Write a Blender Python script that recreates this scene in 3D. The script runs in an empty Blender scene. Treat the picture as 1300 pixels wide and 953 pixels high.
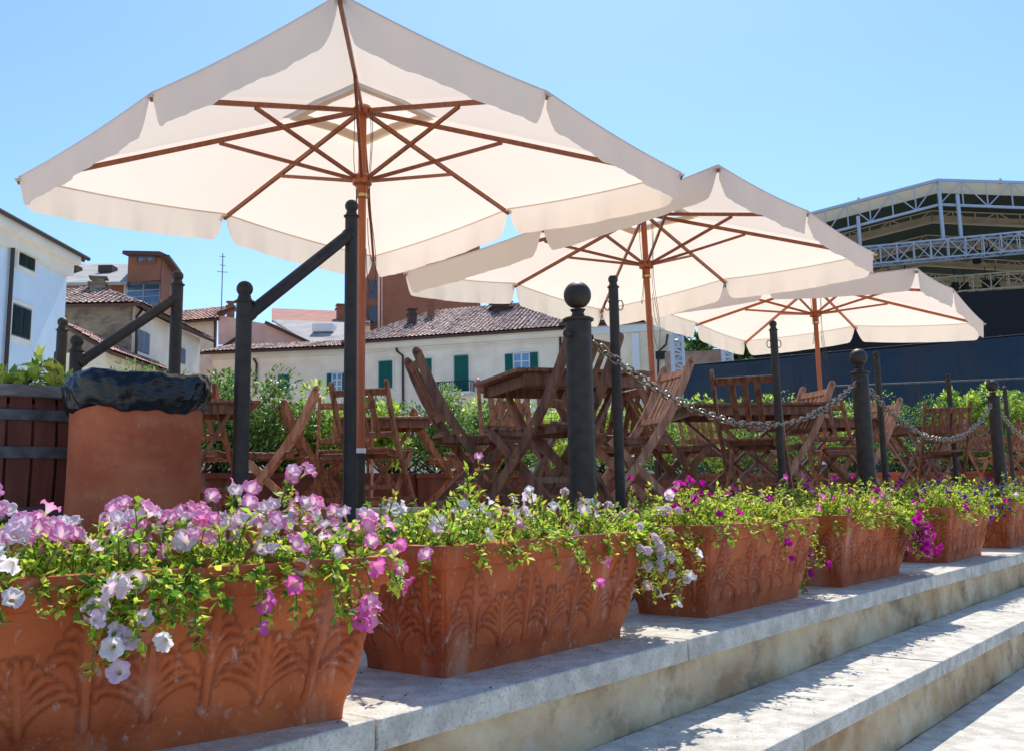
import bpy, math, random
import numpy as np
from math import sin, cos, tan, pi, radians, atan2, sqrt
from mathutils import Vector, Matrix
random.seed(7); rng = np.random.default_rng(11)
scene = bpy.context.scene
COL = scene.collection

# ------------------------------------------------------------------ camera
F, PITCH, ROLL = 1238.0, radians(8.922), radians(-1.029)
cam_d = bpy.data.cameras.new('camera'); cam = bpy.data.objects.new('camera', cam_d); COL.objects.link(cam)
cam.rotation_mode = 'QUATERNION'
cam.rotation_quaternion = (Matrix.Rotation(pi/2+PITCH, 4, 'X') @ Matrix.Rotation(ROLL, 4, 'Z')).to_quaternion()
cam_d.sensor_width = 36; cam_d.lens = 36*F/1300; cam_d.shift_y = -45/1300
cam_d.clip_start = .05; cam_d.clip_end = 6000
scene.camera = cam
_Rp = np.array([[1,0,0],[0,-sin(PITCH),cos(PITCH)],[0,cos(PITCH),sin(PITCH)]])
_c, _s = cos(ROLL), sin(ROLL)
_M = np.array([[_c,_s,0],[-_s,_c,0],[0,0,1]]) @ _Rp
def ray(px, py): return _M.T @ np.array([(px-650)/F, -(py-431.5)/F, 1.0])
def at(px, py, Y): d = ray(px, py); return Vector(d*Y/d[1])
def onz(px, py, z): d = ray(px, py); return Vector(d*z/d[2])
AZ = radians(38.774)
Ux, Uy = sin(AZ), cos(AZ); Nx, Ny = cos(AZ), -sin(AZ)
def UN(u, n, z=0.): return Vector((u*Ux+n*Nx, u*Uy+n*Ny, z))
LEDGE, TERR, STREET = -.49, -.13, -1.67

# ------------------------------------------------------------------ materials
def mat(name, col, rough=.7, metal=0., var=.0, vscale=8., bump=0., bscale=30., col2=None, spec=.3, trans=0., tcol=None, attr=None, coord='Object', detail=6., stretch=None, cramp=(.35,.65)):
    m = bpy.data.materials.new(name); m.use_nodes = True
    nt = m.node_tree; N = nt.nodes; L = nt.links; N.clear()
    out = N.new('ShaderNodeOutputMaterial'); b = N.new('ShaderNodeBsdfPrincipled')
    b.inputs['Roughness'].default_value = rough; b.inputs['Metallic'].default_value = metal
    b.inputs['Specular IOR Level'].default_value = spec
    b.inputs['Base Color'].default_value = (*col, 1)
    tc = N.new('ShaderNodeTexCoord'); vec = tc.outputs[coord]
    if stretch:
        mp = N.new('ShaderNodeMapping'); mp.inputs['Scale'].default_value = stretch
        L.new(vec, mp.inputs['Vector']); vec = mp.outputs['Vector']
    csock = None
    if col2 is not None or var:
        nz = N.new('ShaderNodeTexNoise'); nz.inputs['Scale'].default_value = vscale; nz.inputs['Detail'].default_value = detail
        L.new(vec, nz.inputs['Vector'])
        r = N.new('ShaderNodeValToRGB'); r.color_ramp.elements[0].position = cramp[0]; r.color_ramp.elements[1].position = cramp[1]
        if col2 is None:
            a = [max(0, c*(1-var)) for c in col]; c2 = [min(1, c*(1+var)) for c in col]
        else: a, c2 = col, col2
        r.color_ramp.elements[0].color = (*a, 1); r.color_ramp.elements[1].color = (*c2, 1)
        L.new(nz.outputs['Fac'], r.inputs['Fac']); csock = r.outputs['Color']
    if attr:
        at_ = N.new('ShaderNodeAttribute'); at_.attribute_name = attr
        if csock is not None:
            mx = N.new('ShaderNodeMix'); mx.data_type = 'RGBA'; mx.blend_type = 'MULTIPLY'; mx.inputs['Factor'].default_value = 1
            L.new(csock, mx.inputs['A']); L.new(at_.outputs['Color'], mx.inputs['B']); csock = mx.outputs['Result']
        else: csock = at_.outputs['Color']
    if csock is not None: L.new(csock, b.inputs['Base Color'])
    if bump:
        nb = N.new('ShaderNodeTexNoise'); nb.inputs['Scale'].default_value = bscale; nb.inputs['Detail'].default_value = 5
        L.new(vec, nb.inputs['Vector'])
        bp = N.new('ShaderNodeBump'); bp.inputs['Strength'].default_value = bump; bp.inputs['Distance'].default_value = .02
        L.new(nb.outputs['Fac'], bp.inputs['Height']); L.new(bp.outputs['Normal'], b.inputs['Normal'])
    if trans:
        t = N.new('ShaderNodeBsdfTranslucent'); ms = N.new('ShaderNodeMixShader'); ms.inputs[0].default_value = trans
        if tcol is not None: t.inputs['Color'].default_value = (*tcol, 1)
        if csock is not None and tcol is None: L.new(csock, t.inputs['Color'])
        elif csock is not None and attr:
            mx2 = N.new('ShaderNodeMix'); mx2.data_type = 'RGBA'; mx2.blend_type = 'MULTIPLY'; mx2.inputs['Factor'].default_value = 1
            mx2.inputs['A'].default_value = (*tcol, 1); L.new(at_.outputs['Color'], mx2.inputs['B']); L.new(mx2.outputs['Result'], t.inputs['Color'])
        elif tcol is None: t.inputs['Color'].default_value = (*col, 1)
        L.new(b.outputs[0], ms.inputs[1]); L.new(t.outputs[0], ms.inputs[2]); L.new(ms.outputs[0], out.inputs[0])
    else: L.new(b.outputs[0], out.inputs[0])
    m['_b'] = b.name
    return m
def nodes(m): return m.node_tree.nodes, m.node_tree.links, m.node_tree.nodes[m['_b']]
def overlay(m, col, scale, lo, hi, stretch=(1,1,1), strength=1., coord='Object', offs=(0,0,0), rand=False):
    """a second layer of stains over a material's colour"""
    N, L, b = nodes(m); inp = b.inputs['Base Color']
    tc = N.new('ShaderNodeTexCoord'); mp = N.new('ShaderNodeMapping'); mp.inputs['Scale'].default_value = stretch; mp.inputs['Location'].default_value = offs
    if rand:
        oi = N.new('ShaderNodeObjectInfo'); ml = N.new('ShaderNodeMath'); ml.operation = 'MULTIPLY'; ml.inputs[1].default_value = 37; L.new(oi.outputs['Random'], ml.inputs[0])
        va = N.new('ShaderNodeVectorMath'); va.operation = 'ADD'; L.new(tc.outputs[coord], va.inputs[0]); L.new(ml.outputs[0], va.inputs[1]); L.new(va.outputs[0], mp.inputs['Vector'])
    else: L.new(tc.outputs[coord], mp.inputs['Vector'])
    nz = N.new('ShaderNodeTexNoise'); nz.inputs['Scale'].default_value = scale; nz.inputs['Detail'].default_value = 7; nz.inputs['Roughness'].default_value = .65
    L.new(mp.outputs['Vector'], nz.inputs['Vector'])
    mr = N.new('ShaderNodeMapRange'); mr.inputs['From Min'].default_value = lo; mr.inputs['From Max'].default_value = hi; mr.inputs['To Max'].default_value = strength
    L.new(nz.outputs['Fac'], mr.inputs['Value'])
    mx = N.new('ShaderNodeMix'); mx.data_type = 'RGBA'; L.new(mr.outputs['Result'], mx.inputs['Factor'])
    if inp.links: L.new(inp.links[0].from_socket, mx.inputs['A'])
    else: mx.inputs['A'].default_value = inp.default_value
    mx.inputs['B'].default_value = (*col, 1); L.new(mx.outputs['Result'], inp)

M = {}
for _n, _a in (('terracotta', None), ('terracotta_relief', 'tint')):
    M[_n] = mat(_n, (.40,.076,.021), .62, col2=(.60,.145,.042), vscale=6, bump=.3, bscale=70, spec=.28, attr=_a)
    overlay(M[_n], (.66,.44,.32), 7, .55, .75, (1,1,.13), .6, rand=True)
    overlay(M[_n], (.17,.045,.022), 4, .54, .74, (1,1,.5), .55, offs=(3,1,5), rand=True)
    overlay(M[_n], (.60,.48,.40), 45, .58, .70, (1,1,.5), .6, offs=(1,7,2), rand=True)
M['terracotta_pot'] = mat('terracotta_pot', (.45,.088,.028), .75, col2=(.58,.145,.055), vscale=5, bump=.12, bscale=50)
overlay(M['terracotta_pot'], (.70,.30,.15), 6, .5, .75, (1,1,2.2), .4)
overlay(M['terracotta_pot'], (.25,.06,.022), 4, .52, .75, (1,1,.4), .4, offs=(2,5,1))
overlay(M['terracotta_pot'], (.62,.42,.3), 60, .62, .72, (1,1,.7), .5)
M['soil'] = mat('soil', (.03,.02,.013), .95, var=.5, vscale=40, bump=1, bscale=60)
M['stone'] = mat('stone', (.53,.485,.405), .8, col2=(.77,.715,.61), vscale=14, bump=.35, bscale=90, detail=10)
overlay(M['stone'], (.30,.27,.22), 3, .52, .72, strength=.55)
overlay(M['stone'], (.20,.19,.17), 110, .52, .62, strength=.42)
M['riser'] = mat('riser_plaster', (.46,.29,.15), .9, col2=(.74,.58,.37), vscale=4, bump=.8, bscale=25, detail=10)
overlay(M['riser'], (.12,.085,.055), 5, .52, .68, (1,1,1), .6)
overlay(M['riser'], (.66,.58,.44), 9, .56, .70, (1,1,1), .6, offs=(9,2,0))
overlay(M['riser'], (.55,.30,.14), 3, .58, .75, (1,1,.4), .6, offs=(4,4,4))
M['paving'] = mat('paving', (.54,.50,.43), .85, col2=(.70,.65,.56), vscale=3, bump=.3, bscale=40, detail=9)
M['asphalt'] = mat('street_stone', (.30,.29,.27), .85, col2=(.42,.40,.37), vscale=5, bump=.4, bscale=60, detail=9)
M['iron'] = mat('painted_iron', (.056,.039,.028), .5, var=.22, vscale=20, bump=.12, bscale=140, spec=.28)
overlay(M['iron'], (.075,.05,.032), 9, .60, .78, strength=.45)
M['chain'] = mat('chain_steel', (.46,.38,.30), .36, metal=.85, col2=(.20,.13,.09), vscale=60)
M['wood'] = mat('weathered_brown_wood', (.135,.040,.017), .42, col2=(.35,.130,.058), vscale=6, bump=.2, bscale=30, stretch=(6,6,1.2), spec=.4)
M['wood2'] = mat('painted_sunlit_wood', (.38,.14,.065), .5, col2=(.68,.33,.19), vscale=6, bump=.2, bscale=30, stretch=(6,6,1.2), spec=.35)  # paler copy of the chair wood, sunlight put into its colour
M['polewood'] = mat('varnished_wood', (.36,.072,.014), .38, col2=(.48,.12,.026), vscale=5, stretch=(8,8,.6), spec=.5)
M['ribwood'] = mat('rib_wood', (.22,.052,.016), .42, col2=(.31,.085,.028), vscale=5, stretch=(8,8,.6), spec=.45)
M['brass'] = mat('brass', (.6,.42,.2), .35, metal=.9)
M['canvas'] = mat('canvas', (.90,.87,.82), .9, var=.03, vscale=3, bump=.22, bscale=5, spec=.1, trans=.53, tcol=(1.0,.815,.64))
overlay(M['canvas'], (.76,.68,.58), 1.6, .52, .75, (1,1,1), .3)
M['canvas_in'] = mat('canvas_band', (.84,.77,.67), .9, spec=.1, trans=.42, tcol=(.88,.72,.56))
M['cord'] = mat('cord', (.10,.05,.03), .8)
M['metalbase'] = mat('grey_steel', (.22,.23,.24), .5, metal=.5)
M['white'] = mat('white_paint', (.78,.78,.76), .6)
M['bag'] = mat('black_plastic', (.004,.005,.008), .24, bump=.35, bscale=18, spec=.5, stretch=(1,1,2.4))
M['barrel'] = mat('barrel_wood', (.13,.034,.020), .7, col2=(.22,.065,.038), vscale=10, stretch=(1,1,.2), bump=.3)
M['hoop'] = mat('barrel_hoop', (.12,.115,.11), .6, metal=.2, var=.3, vscale=20)
M['greywood'] = mat('grey_wood', (.22,.18,.15), .8, var=.3, vscale=10, stretch=(1,1,5))
M['leaf'] = mat('petunia_leaf', (1,1,1), .5, attr='tint', trans=.5, spec=.35)
M['shrubleaf'] = mat('shrub_leaf', (1,1,1), .38, attr='tint', trans=.42, spec=.5)
M['stem'] = mat('stem', (.16,.22,.05), .6, trans=.2)
M['bark'] = mat('bark', (.09,.065,.045), .9, var=.3, vscale=20, bump=.6)
M['petal'] = mat('petal', (1,1,1), .6, attr='tint', trans=.5, spec=.2)
M['petaldry'] = mat('withered_petal', (.28,.12,.05), .9, trans=.35, tcol=(.4,.18,.07))
def wallmat(n, c, v=.08, sc=1.2): 
    m = mat(n, c, .9, var=v, vscale=sc, bump=.15, bscale=6, spec=.15); return m
M['cream'] = wallmat('cream_plaster', (.98,.83,.655))
M['cream2'] = wallmat('pale_plaster', (.90,.76,.55)); overlay(M['cream2'], (.62,.50,.38), .8, .5, .75, strength=.5)
M['pink'] = wallmat('pink_plaster', (.86,.55,.42))
M['bluewall'] = wallmat('pale_blue_plaster', (.66,.80,.90), .05)
M['brown'] = wallmat('brown_plaster', (.33,.14,.085))
M['darkbrown'] = wallmat('dark_brown_plaster', (.28,.13,.085))
M['oldwall'] = wallmat('old_bare_wall', (.27,.20,.14), .35, 1.5); overlay(M['oldwall'], (.42,.35,.28), 2, .5, .7, (1,1,3), .7)
M['cornice'] = wallmat('cornice_plaster', (.86,.80,.68), .05)
M['shutter'] = mat('green_shutter', (.012,.15,.12), .5)
M['shutter2'] = mat('dark_shutter', (.012,.035,.035), .5)
M['shutter3'] = mat('grey_blue_shutter', (.24,.30,.38), .6)
M['pane'] = mat('window_glass', (.13,.28,.50), .08, spec=.8)
M['darkpane'] = mat('dark_glass', (.03,.045,.06), .1, spec=.8)
M['greyroof'] = mat('grey_sheet_roof', (.36,.34,.31), .8, col2=(.48,.45,.41), vscale=1.2, bump=.2, bscale=3, stretch=(1,1,1))
M['pinkroof'] = mat('red_sheet_roof', (.46,.21,.16), .85, var=.12, vscale=1.5)
M['pipe'] = mat('downpipe_metal', (.06,.04,.035), .5)
M['fascia'] = mat('roof_fascia', (.10,.055,.04), .7)
M['tarp'] = mat('blue_tarpaulin', (.005,.020,.046), .40, col2=(.024,.028,.036), vscale=.9, bump=.6, bscale=2.2, spec=.35, stretch=(1,1,.35), trans=.10, tcol=(.01,.04,.08))
M['blackdrape'] = mat('black_drape', (.012,.013,.016), .8)
M['truss'] = mat('aluminium_truss', (.46,.51,.57), .45, metal=.2, spec=.5)
M['trusswood'] = mat('tan_roof_truss', (.70,.58,.40), .7)
M['membrane'] = mat('green_membrane', (.035,.055,.035), .8)
M['brick'] = mat('brick_wall', (.22,.13,.09), .9, col2=(.34,.24,.18), vscale=3, bump=.4)
M['lampblack'] = mat('black_lamp', (.015,.015,.017), .5)

# terracotta roof tiles: colours by brick texture in roof coordinates (metres)
def tilemat(name, c1, c2, c3):
    m = mat(name, c1, .85); N, L, b = nodes(m)
    uv = N.new('ShaderNodeUVMap'); uv.uv_map = 'uv'
    br = N.new('ShaderNodeTexBrick'); br.inputs['Scale'].default_value = 1; br.inputs['Brick Width'].default_value = .22; br.inputs['Row Height'].default_value = .33
    br.inputs['Mortar Size'].default_value = .022; br.offset = 0.
    br.inputs['Color1'].default_value = (*c1, 1); br.inputs['Color2'].default_value = (*c2, 1); br.inputs['Mortar'].default_value = (.05,.03,.025, 1)
    L.new(uv.outputs[0], br.inputs['Vector'])
    nz = N.new('ShaderNodeTexNoise'); nz.inputs['Scale'].default_value = 2.2; nz.inputs['Detail'].default_value = 6; L.new(uv.outputs[0], nz.inputs['Vector'])
    mr = N.new('ShaderNodeMapRange'); mr.inputs['From Min'].default_value = .45; mr.inputs['From Max'].default_value = .62; L.new(nz.outputs['Fac'], mr.inputs['Value'])
    mx = N.new('ShaderNodeMix'); mx.data_type = 'RGBA'; L.new(mr.outputs['Result'], mx.inputs['Factor']); L.new(br.outputs['Color'], mx.inputs['A'])
    mx.inputs['B'].default_value = (*c3, 1)
    m2 = N.new('ShaderNodeMix'); m2.data_type = 'RGBA'; m2.blend_type = 'MULTIPLY'; m2.inputs['Factor'].default_value = .7
    L.new(mx.outputs['Result'], m2.inputs['A']); L.new(br.outputs['Color'], m2.inputs['B'])
    m3 = N.new('ShaderNodeMix'); m3.data_type = 'RGBA'; m3.inputs['Factor'].default_value = .5
    L.new(mx.outputs['Result'], m3.inputs['A']); L.new(br.outputs['Color'], m3.inputs['B'])
    L.new(m3.outputs['Result'], b.inputs['Base Color']); return m
M['tiles'] = tilemat('clay_tiles', (.95,.74,.64), (.36,.17,.13), (.78,.55,.46))
M['tiles_red'] = tilemat('red_clay_tiles', (.85,.52,.40), (.42,.17,.12), (.60,.30,.22))

# ------------------------------------------------------------------ mesh builder
class MB:
    def __init__(s): s.v = []; s.f = []
    def add(s, vs, fs):
        k = len(s.v); s.v += [tuple(v) for v in vs]; s.f += [tuple(i+k for i in f) for f in fs]; return s
    def frame(s, c, X, Y, Z, sx, sy, sz):
        c = Vector(c); a, b, d = Vector(X)*sx/2, Vector(Y)*sy/2, Vector(Z)*sz/2
        vs = [c+i*a+j*b+k*d for k in (-1,1) for j in (-1,1) for i in (-1,1)]
        return s.add(vs, [(0,2,3,1),(4,5,7,6),(0,1,5,4),(2,6,7,3),(0,4,6,2),(1,3,7,5)])
    def box(s, c, size, rz=0):
        R = Matrix.Rotation(rz, 3, 'Z'); return s.frame(c, R@Vector((1,0,0)), R@Vector((0,1,0)), (0,0,1), *size)
    def bar(s, p, q, w, h, up=(0,0,1)):
        p, q = Vector(p), Vector(q); d = q-p; l = d.length
        if l < 1e-6: return s
        Y = d/l; X = Y.cross(Vector(up))
        if X.length < 1e-4: X = Y.cross(Vector((1,0,0)))
        X.normalize(); Z = X.cross(Y); return s.frame((p+q)/2, X, Y, Z, w, l, h)
    def tube(s, pts, r, seg=10, caps=True):
        pts = [Vector(p) for p in pts]; n = len(pts); rs = r if hasattr(r, '__len__') else [r]*n
        d0 = (pts[1]-pts[0]).normalized(); a = d0.orthogonal().normalized(); k = len(s.v); vs = []; fs = []
        for i in range(n):
            d = (pts[min(i+1,n-1)]-pts[max(i-1,0)]).normalized(); a = (a-d*a.dot(d)).normalized(); b = d.cross(a)
            for j in range(seg):
                t = 2*pi*j/seg; vs.append(pts[i]+(a*cos(t)+b*sin(t))*rs[i])
        for i in range(n-1):
            for j in range(seg): j2 = (j+1)%seg; fs.append((i*seg+j, i*seg+j2, (i+1)*seg+j2, (i+1)*seg+j))
        if caps: fs.append(tuple(range(seg))[::-1]); fs.append(tuple((n-1)*seg+j for j in range(seg)))
        return s.add(vs, fs)
    def lathe(s, prof, c=(0,0,0), seg=24, wob=None):
        c = Vector(c); vs = []; fs = []; n = len(prof)
        for i, (r, z) in enumerate(prof):
            for j in range(seg):
                t = 2*pi*j/seg; rr, zz = (r, z) if wob is None else wob(r, z, t, i); vs.append(c+Vector((rr*cos(t), rr*sin(t), zz)))
        for i in range(n-1):
            for j in range(seg): j2 = (j+1)%seg; fs.append((i*seg+j, i*seg+j2, (i+1)*seg+j2, (i+1)*seg+j))
        fs.append(tuple(range(seg))[::-1]); fs.append(tuple((n-1)*seg+j for j in range(seg)))
        return s.add(vs, fs)
    def strip(s, pts, w, x0, x1):
        """flat bar following a curve in the local y-z plane, from x0 to x1"""
        n = len(pts); vs = []; fs = []
        for i, (y, z) in enumerate(pts):
            y0, z0 = pts[max(i-1,0)]; y1, z1 = pts[min(i+1,n-1)]; dy, dz = y1-y0, z1-z0; l = sqrt(dy*dy+dz*dz); ny, nz = -dz/l*w/2, dy/l*w/2
            vs += [(x0,y+ny,z+nz),(x0,y-ny,z-nz),(x1,y-ny,z-nz),(x1,y+ny,z+nz)]
        for i in range(n-1):
            for j in range(4): a = i*4+j; b = i*4+(j+1)%4; fs.append((a, b, b+4, a+4))
        fs += [(3,2,1,0), tuple((n-1)*4+j for j in range(4))]
        return s.add(vs, fs)
    def grid(s, P):
        """P: array of shape (a,b,3)"""
        a, b = P.shape[:2]; vs = P.reshape(-1,3); fs = [(i*b+j, i*b+j+1, (i+1)*b+j+1, (i+1)*b+j) for i in range(a-1) for j in range(b-1)]
        return s.add(vs, fs)
    def build(s, name, m, parent=None, smooth=False, world=False, bevel=0, sub=0, uv=None):
        me = bpy.data.meshes.new(name)
        off = Vector(parent_loc(parent)) if (world and parent) else Vector((0,0,0))
        me.from_pydata([tuple(Vector(v)-off) for v in s.v], [], s.f); me.materials.append(m)
        me.update()
        o = bpy.data.objects.new(name, me); COL.objects.link(o)
        if parent: o.parent = parent
        if smooth: smooth_by_angle(me)
        if uv is not None:
            l = me.uv_layers.new(name='uv'); vi = np.zeros(len(me.loops), int); me.loops.foreach_get('vertex_index', vi)
            l.data.foreach_set('uv', np.asarray(uv, float)[vi].ravel())
        if bevel:
            b = o.modifiers.new('bevel', 'BEVEL'); b.width = bevel; b.segments = 2; b.limit_method = 'ANGLE'
        return o
def parent_loc(p):
    l = Vector((0,0,0))
    while p: l += p.location; p = p.parent
    return l
def smooth_by_angle(me, ang=40):
    me.polygons.foreach_set('use_smooth', [True]*len(me.polygons)); me.update()
    try: me.set_sharp_from_angle(angle=radians(ang))
    except Exception: pass
def tag(o, label, cat, group=None):
    o['label'] = label; o['category'] = cat
    if group: o['group'] = group
    return o
def thing(name, label, cat, loc=(0,0,0), rz=0, group=None):
    o = bpy.data.objects.new(name, None); COL.objects.link(o); o.location = loc; o.rotation_euler = (0,0,rz); o.empty_display_size = .1
    return tag(o, label, cat, group)
def struct(o): o['kind'] = 'structure'; return o
def copy_tree(o, parent=None, children=None):
    c = o.copy(); COL.objects.link(c)
    if parent: c.parent = parent
    for ch in [x for x in KIDS.get(o.name, o.children)]: copy_tree(ch, c)
    return c
KIDS = {}

def leaves(name, P, D, Nn, Ls, Ws, tint, m, parent=None, world=False, curl=.18):
    """many small folded leaves as one mesh (numpy arrays in)"""
    n = len(P); P = np.asarray(P, float); D = np.asarray(D, float); Nn = np.asarray(Nn, float)
    D /= np.linalg.norm(D, axis=1, keepdims=True)+1e-9; S = np.cross(D, Nn); S /= np.linalg.norm(S, axis=1, keepdims=True)+1e-9; Nn = np.cross(S, D)
    Ls = np.asarray(Ls)[:,None]; Ws = np.asarray(Ws)[:,None]
    V = np.stack([P, P+D*Ls*.5+S*Ws*.5+Nn*Ls*.03, P+D*Ls-Nn*Ls*curl, P+D*Ls*.5-S*Ws*.5+Nn*Ls*.03, P+D*Ls*.52-Nn*Ws*.18], axis=1).reshape(-1,3)
    if world and parent: V = V-np.array(parent_loc(parent))
    base = np.arange(n)[:,None]*5
    Fc = np.concatenate([base+np.array([[0,1,2,4]]), base+np.array([[0,4,2,3]])], axis=1).reshape(-1,4)
    me = bpy.data.meshes.new(name); me.vertices.add(len(V)); me.vertices.foreach_set('co', V.ravel())
    me.loops.add(Fc.size); me.loops.foreach_set('vertex_index', Fc.ravel().astype(np.int32)); me.polygons.add(len(Fc))
    me.polygons.foreach_set('loop_start', np.arange(len(Fc), dtype=np.int32)*4); me.update(calc_edges=True)
    me.polygons.foreach_set('use_smooth', np.ones(len(Fc), bool))
    ca = me.color_attributes.new('tint', 'FLOAT_COLOR', 'POINT')
    t = np.ones((n,4)); t[:,:3] = tint; ca.data.foreach_set('color', np.repeat(t, 5, axis=0).ravel())
    me.materials.append(m); o = bpy.data.objects.new(name, me); COL.objects.link(o)
    if parent: o.parent = parent
    return o
def tints(n, pal, w, var=.25):
    pal = np.array(pal); i = rng.choice(len(pal), n, p=np.array(w)/sum(w)); return np.clip(pal[i]*(1+rng.normal(0, var, (n,1))), .004, .95)

# ------------------------------------------------------------------ ground, terrace, steps
def slab_row(name, u0, u1, n0, n1, ztop, th, m, L=1.25, gap=.006, seed=1):
    mb = MB(); r = random.Random(seed); u = u0
    while u < u1:
        l = L*r.uniform(.85, 1.15); uu = min(u+l, u1)
        dz = r.uniform(-.002, .002); dn = r.uniform(-.004, .004)
        c = UN((u+uu)/2, (n0+n1+dn)/2, ztop-th/2+dz); mb.box(c, (uu-u-gap, (n1-n0)+dn, th), pi/2-AZ)
        u = uu
    return struct(mb.build(name, m, bevel=.006))
gm = MB(); gm.add([(-1500,-1500,STREET),(2500,-1500,STREET),(2500,2500,STREET),(-1500,2500,STREET)], [(0,1,2,3)])
struct(gm.build('ground', M['asphalt']))
# terrace / piazza level behind the ledge
tm = MB(); A0, A1 = UN(-60,-2.75,TERR), UN(160,-2.75,TERR); B1, B0 = UN(160,-170,TERR), UN(-60,-170,TERR)
tm.add([A0,A1,B1,B0]+[Vector((p.x,p.y,STREET)) for p in (A0,A1,B1,B0)], [(0,1,2,3),(0,4,5,1),(1,5,6,2),(2,6,7,3),(3,7,4,0)])
pv = M['paving']; N_, L_, b_ = nodes(pv)
tcn = N_.new('ShaderNodeTexCoord'); mpn = N_.new('ShaderNodeMapping'); mpn.inputs['Rotation'].default_value = (0,0,-(pi/2-AZ)); L_.new(tcn.outputs['Object'], mpn.inputs['Vector'])
brn = N_.new('ShaderNodeTexBrick'); brn.inputs['Scale'].default_value = 1; brn.inputs['Brick Width'].default_value = .8; brn.inputs['Row Height'].default_value = .4; brn.inputs['Mortar Size'].default_value = .006
brn.inputs['Color1'].default_value = (1,1,1,1); brn.inputs['Color2'].default_value = (.82,.81,.8,1); brn.inputs['Mortar'].default_value = (.4,.38,.35,1); L_.new(mpn.outputs[0], brn.inputs['Vector'])
mxn = N_.new('ShaderNodeMix'); mxn.data_type = 'RGBA'; mxn.blend_type = 'MULTIPLY'; mxn.inputs['Factor'].default_value = 1
L_.new(b_.inputs['Base Color'].links[0].from_socket, mxn.inputs['A']); L_.new(brn.outputs['Color'], mxn.inputs['B']); L_.new(mxn.outputs['Result'], b_.inputs['Base Color'])
struct(tm.build('terrace', pv))
U0, U1 = -3.2, 30
zs = [LEDGE, -.726, -.962, -1.198, -1.434]; ns = [-1.665, -1.274, -.883, -.492, -.101]
for i, (z, n) in enumerate(zip(zs, ns)):
    nb = -2.752 if i == 0 else ns[i-1]-.0202
    slab_row('step_tread', U0, U1, nb, n, z, .070 if i == 0 else .058, M['stone'], L=1.28 if i == 0 else 1.6, seed=3+i)
    zb = zs[i+1] if i < 4 else STREET
    th = .070 if i == 0 else .058
    rb = MB(); a, b = n-.024, n-.5
    # riser wall with an uneven face
    nu = 700; P = np.zeros((nu, 9, 3)); us = np.linspace(U0, U1, nu)
    for j, zz in enumerate(np.linspace(zb-.01, z-th+.004, 9)):
        off = .006*np.sin(us*7.3+j)*np.sin(us*2.1+j*1.7)+rng.normal(0, .0016, nu)
        nn = a+off; P[:,j,0] = us*Ux+nn*Nx; P[:,j,1] = us*Uy+nn*Ny; P[:,j,2] = zz
    rb.grid(P); struct(rb.build('step_riser', M['riser'], smooth=True))
    e = MB(); e.box(UN((U0+U1)/2, (a+b)/2-.02, (zb+z-th)/2), (U1-U0, (a-b)-.04, z-th-zb+.001), pi/2-AZ); struct(e.build('step_core', M['riser']))

# ------------------------------------------------------------------ terracotta planters
PL, PW, PH = .885, .31, .355
def prof(z):
    zz = [0,.03,.045,.075,.16,.295,.36]; oo = [0,.002,.006,.018,.034,.064,.072]; return float(np.interp(z, zz, oo))
def relief(S, T, cell):
    """acanthus relief height (m); S along the face in m, T 0..1 up the body"""
    X = ((S/cell)+.5) % 1.0-.5; X = X*2      # -1..1 in each cell
    H = np.zeros_like(X); Gv = np.zeros_like(X)
    def curve(pts, w, h):
        nonlocal H, Gv
        pts = np.array(pts); best = np.full(X.shape, 9.)
        for (x0,y0),(x1,y1) in zip(pts[:-1], pts[1:]):
            d = np.array([x1-x0, (y1-y0)*1.9]); px = X-x0; py = (T-y0)*1.9; t = np.clip((px*d[0]+py*d[1])/(d@d), 0, 1)
            best = np.minimum(best, np.hypot(px-t*d[0], py-t*d[1]))
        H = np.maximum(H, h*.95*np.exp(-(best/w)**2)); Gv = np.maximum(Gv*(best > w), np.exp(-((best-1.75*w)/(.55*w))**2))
    for sg in (-1, 1):
        for k in range(5):
            w, hh = .16+.17*k, .62-.07*k
            curve([(sg*(.02+w*(1-cos(pi*q))/2*1.0), .07+(hh-.07)*sin(q*pi*.70)) for q in np.linspace(0,1,9)], .045, .0065)
        for k in range(4):
            hh = .93-.10*k; x1 = .12+.12*k
            curve([(sg*(1-x1*q**2.2), .12+(hh-.12)*sin(q*pi*.60)) for q in np.linspace(0,1,9)], .05, .0060)
        curve([(sg*.99,.05),(sg*.99,.9)], .05, .006)
    curve([(0,.04),(0,.62)], .05, .006)
    return H, Gv*(1-H/.0125)
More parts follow.
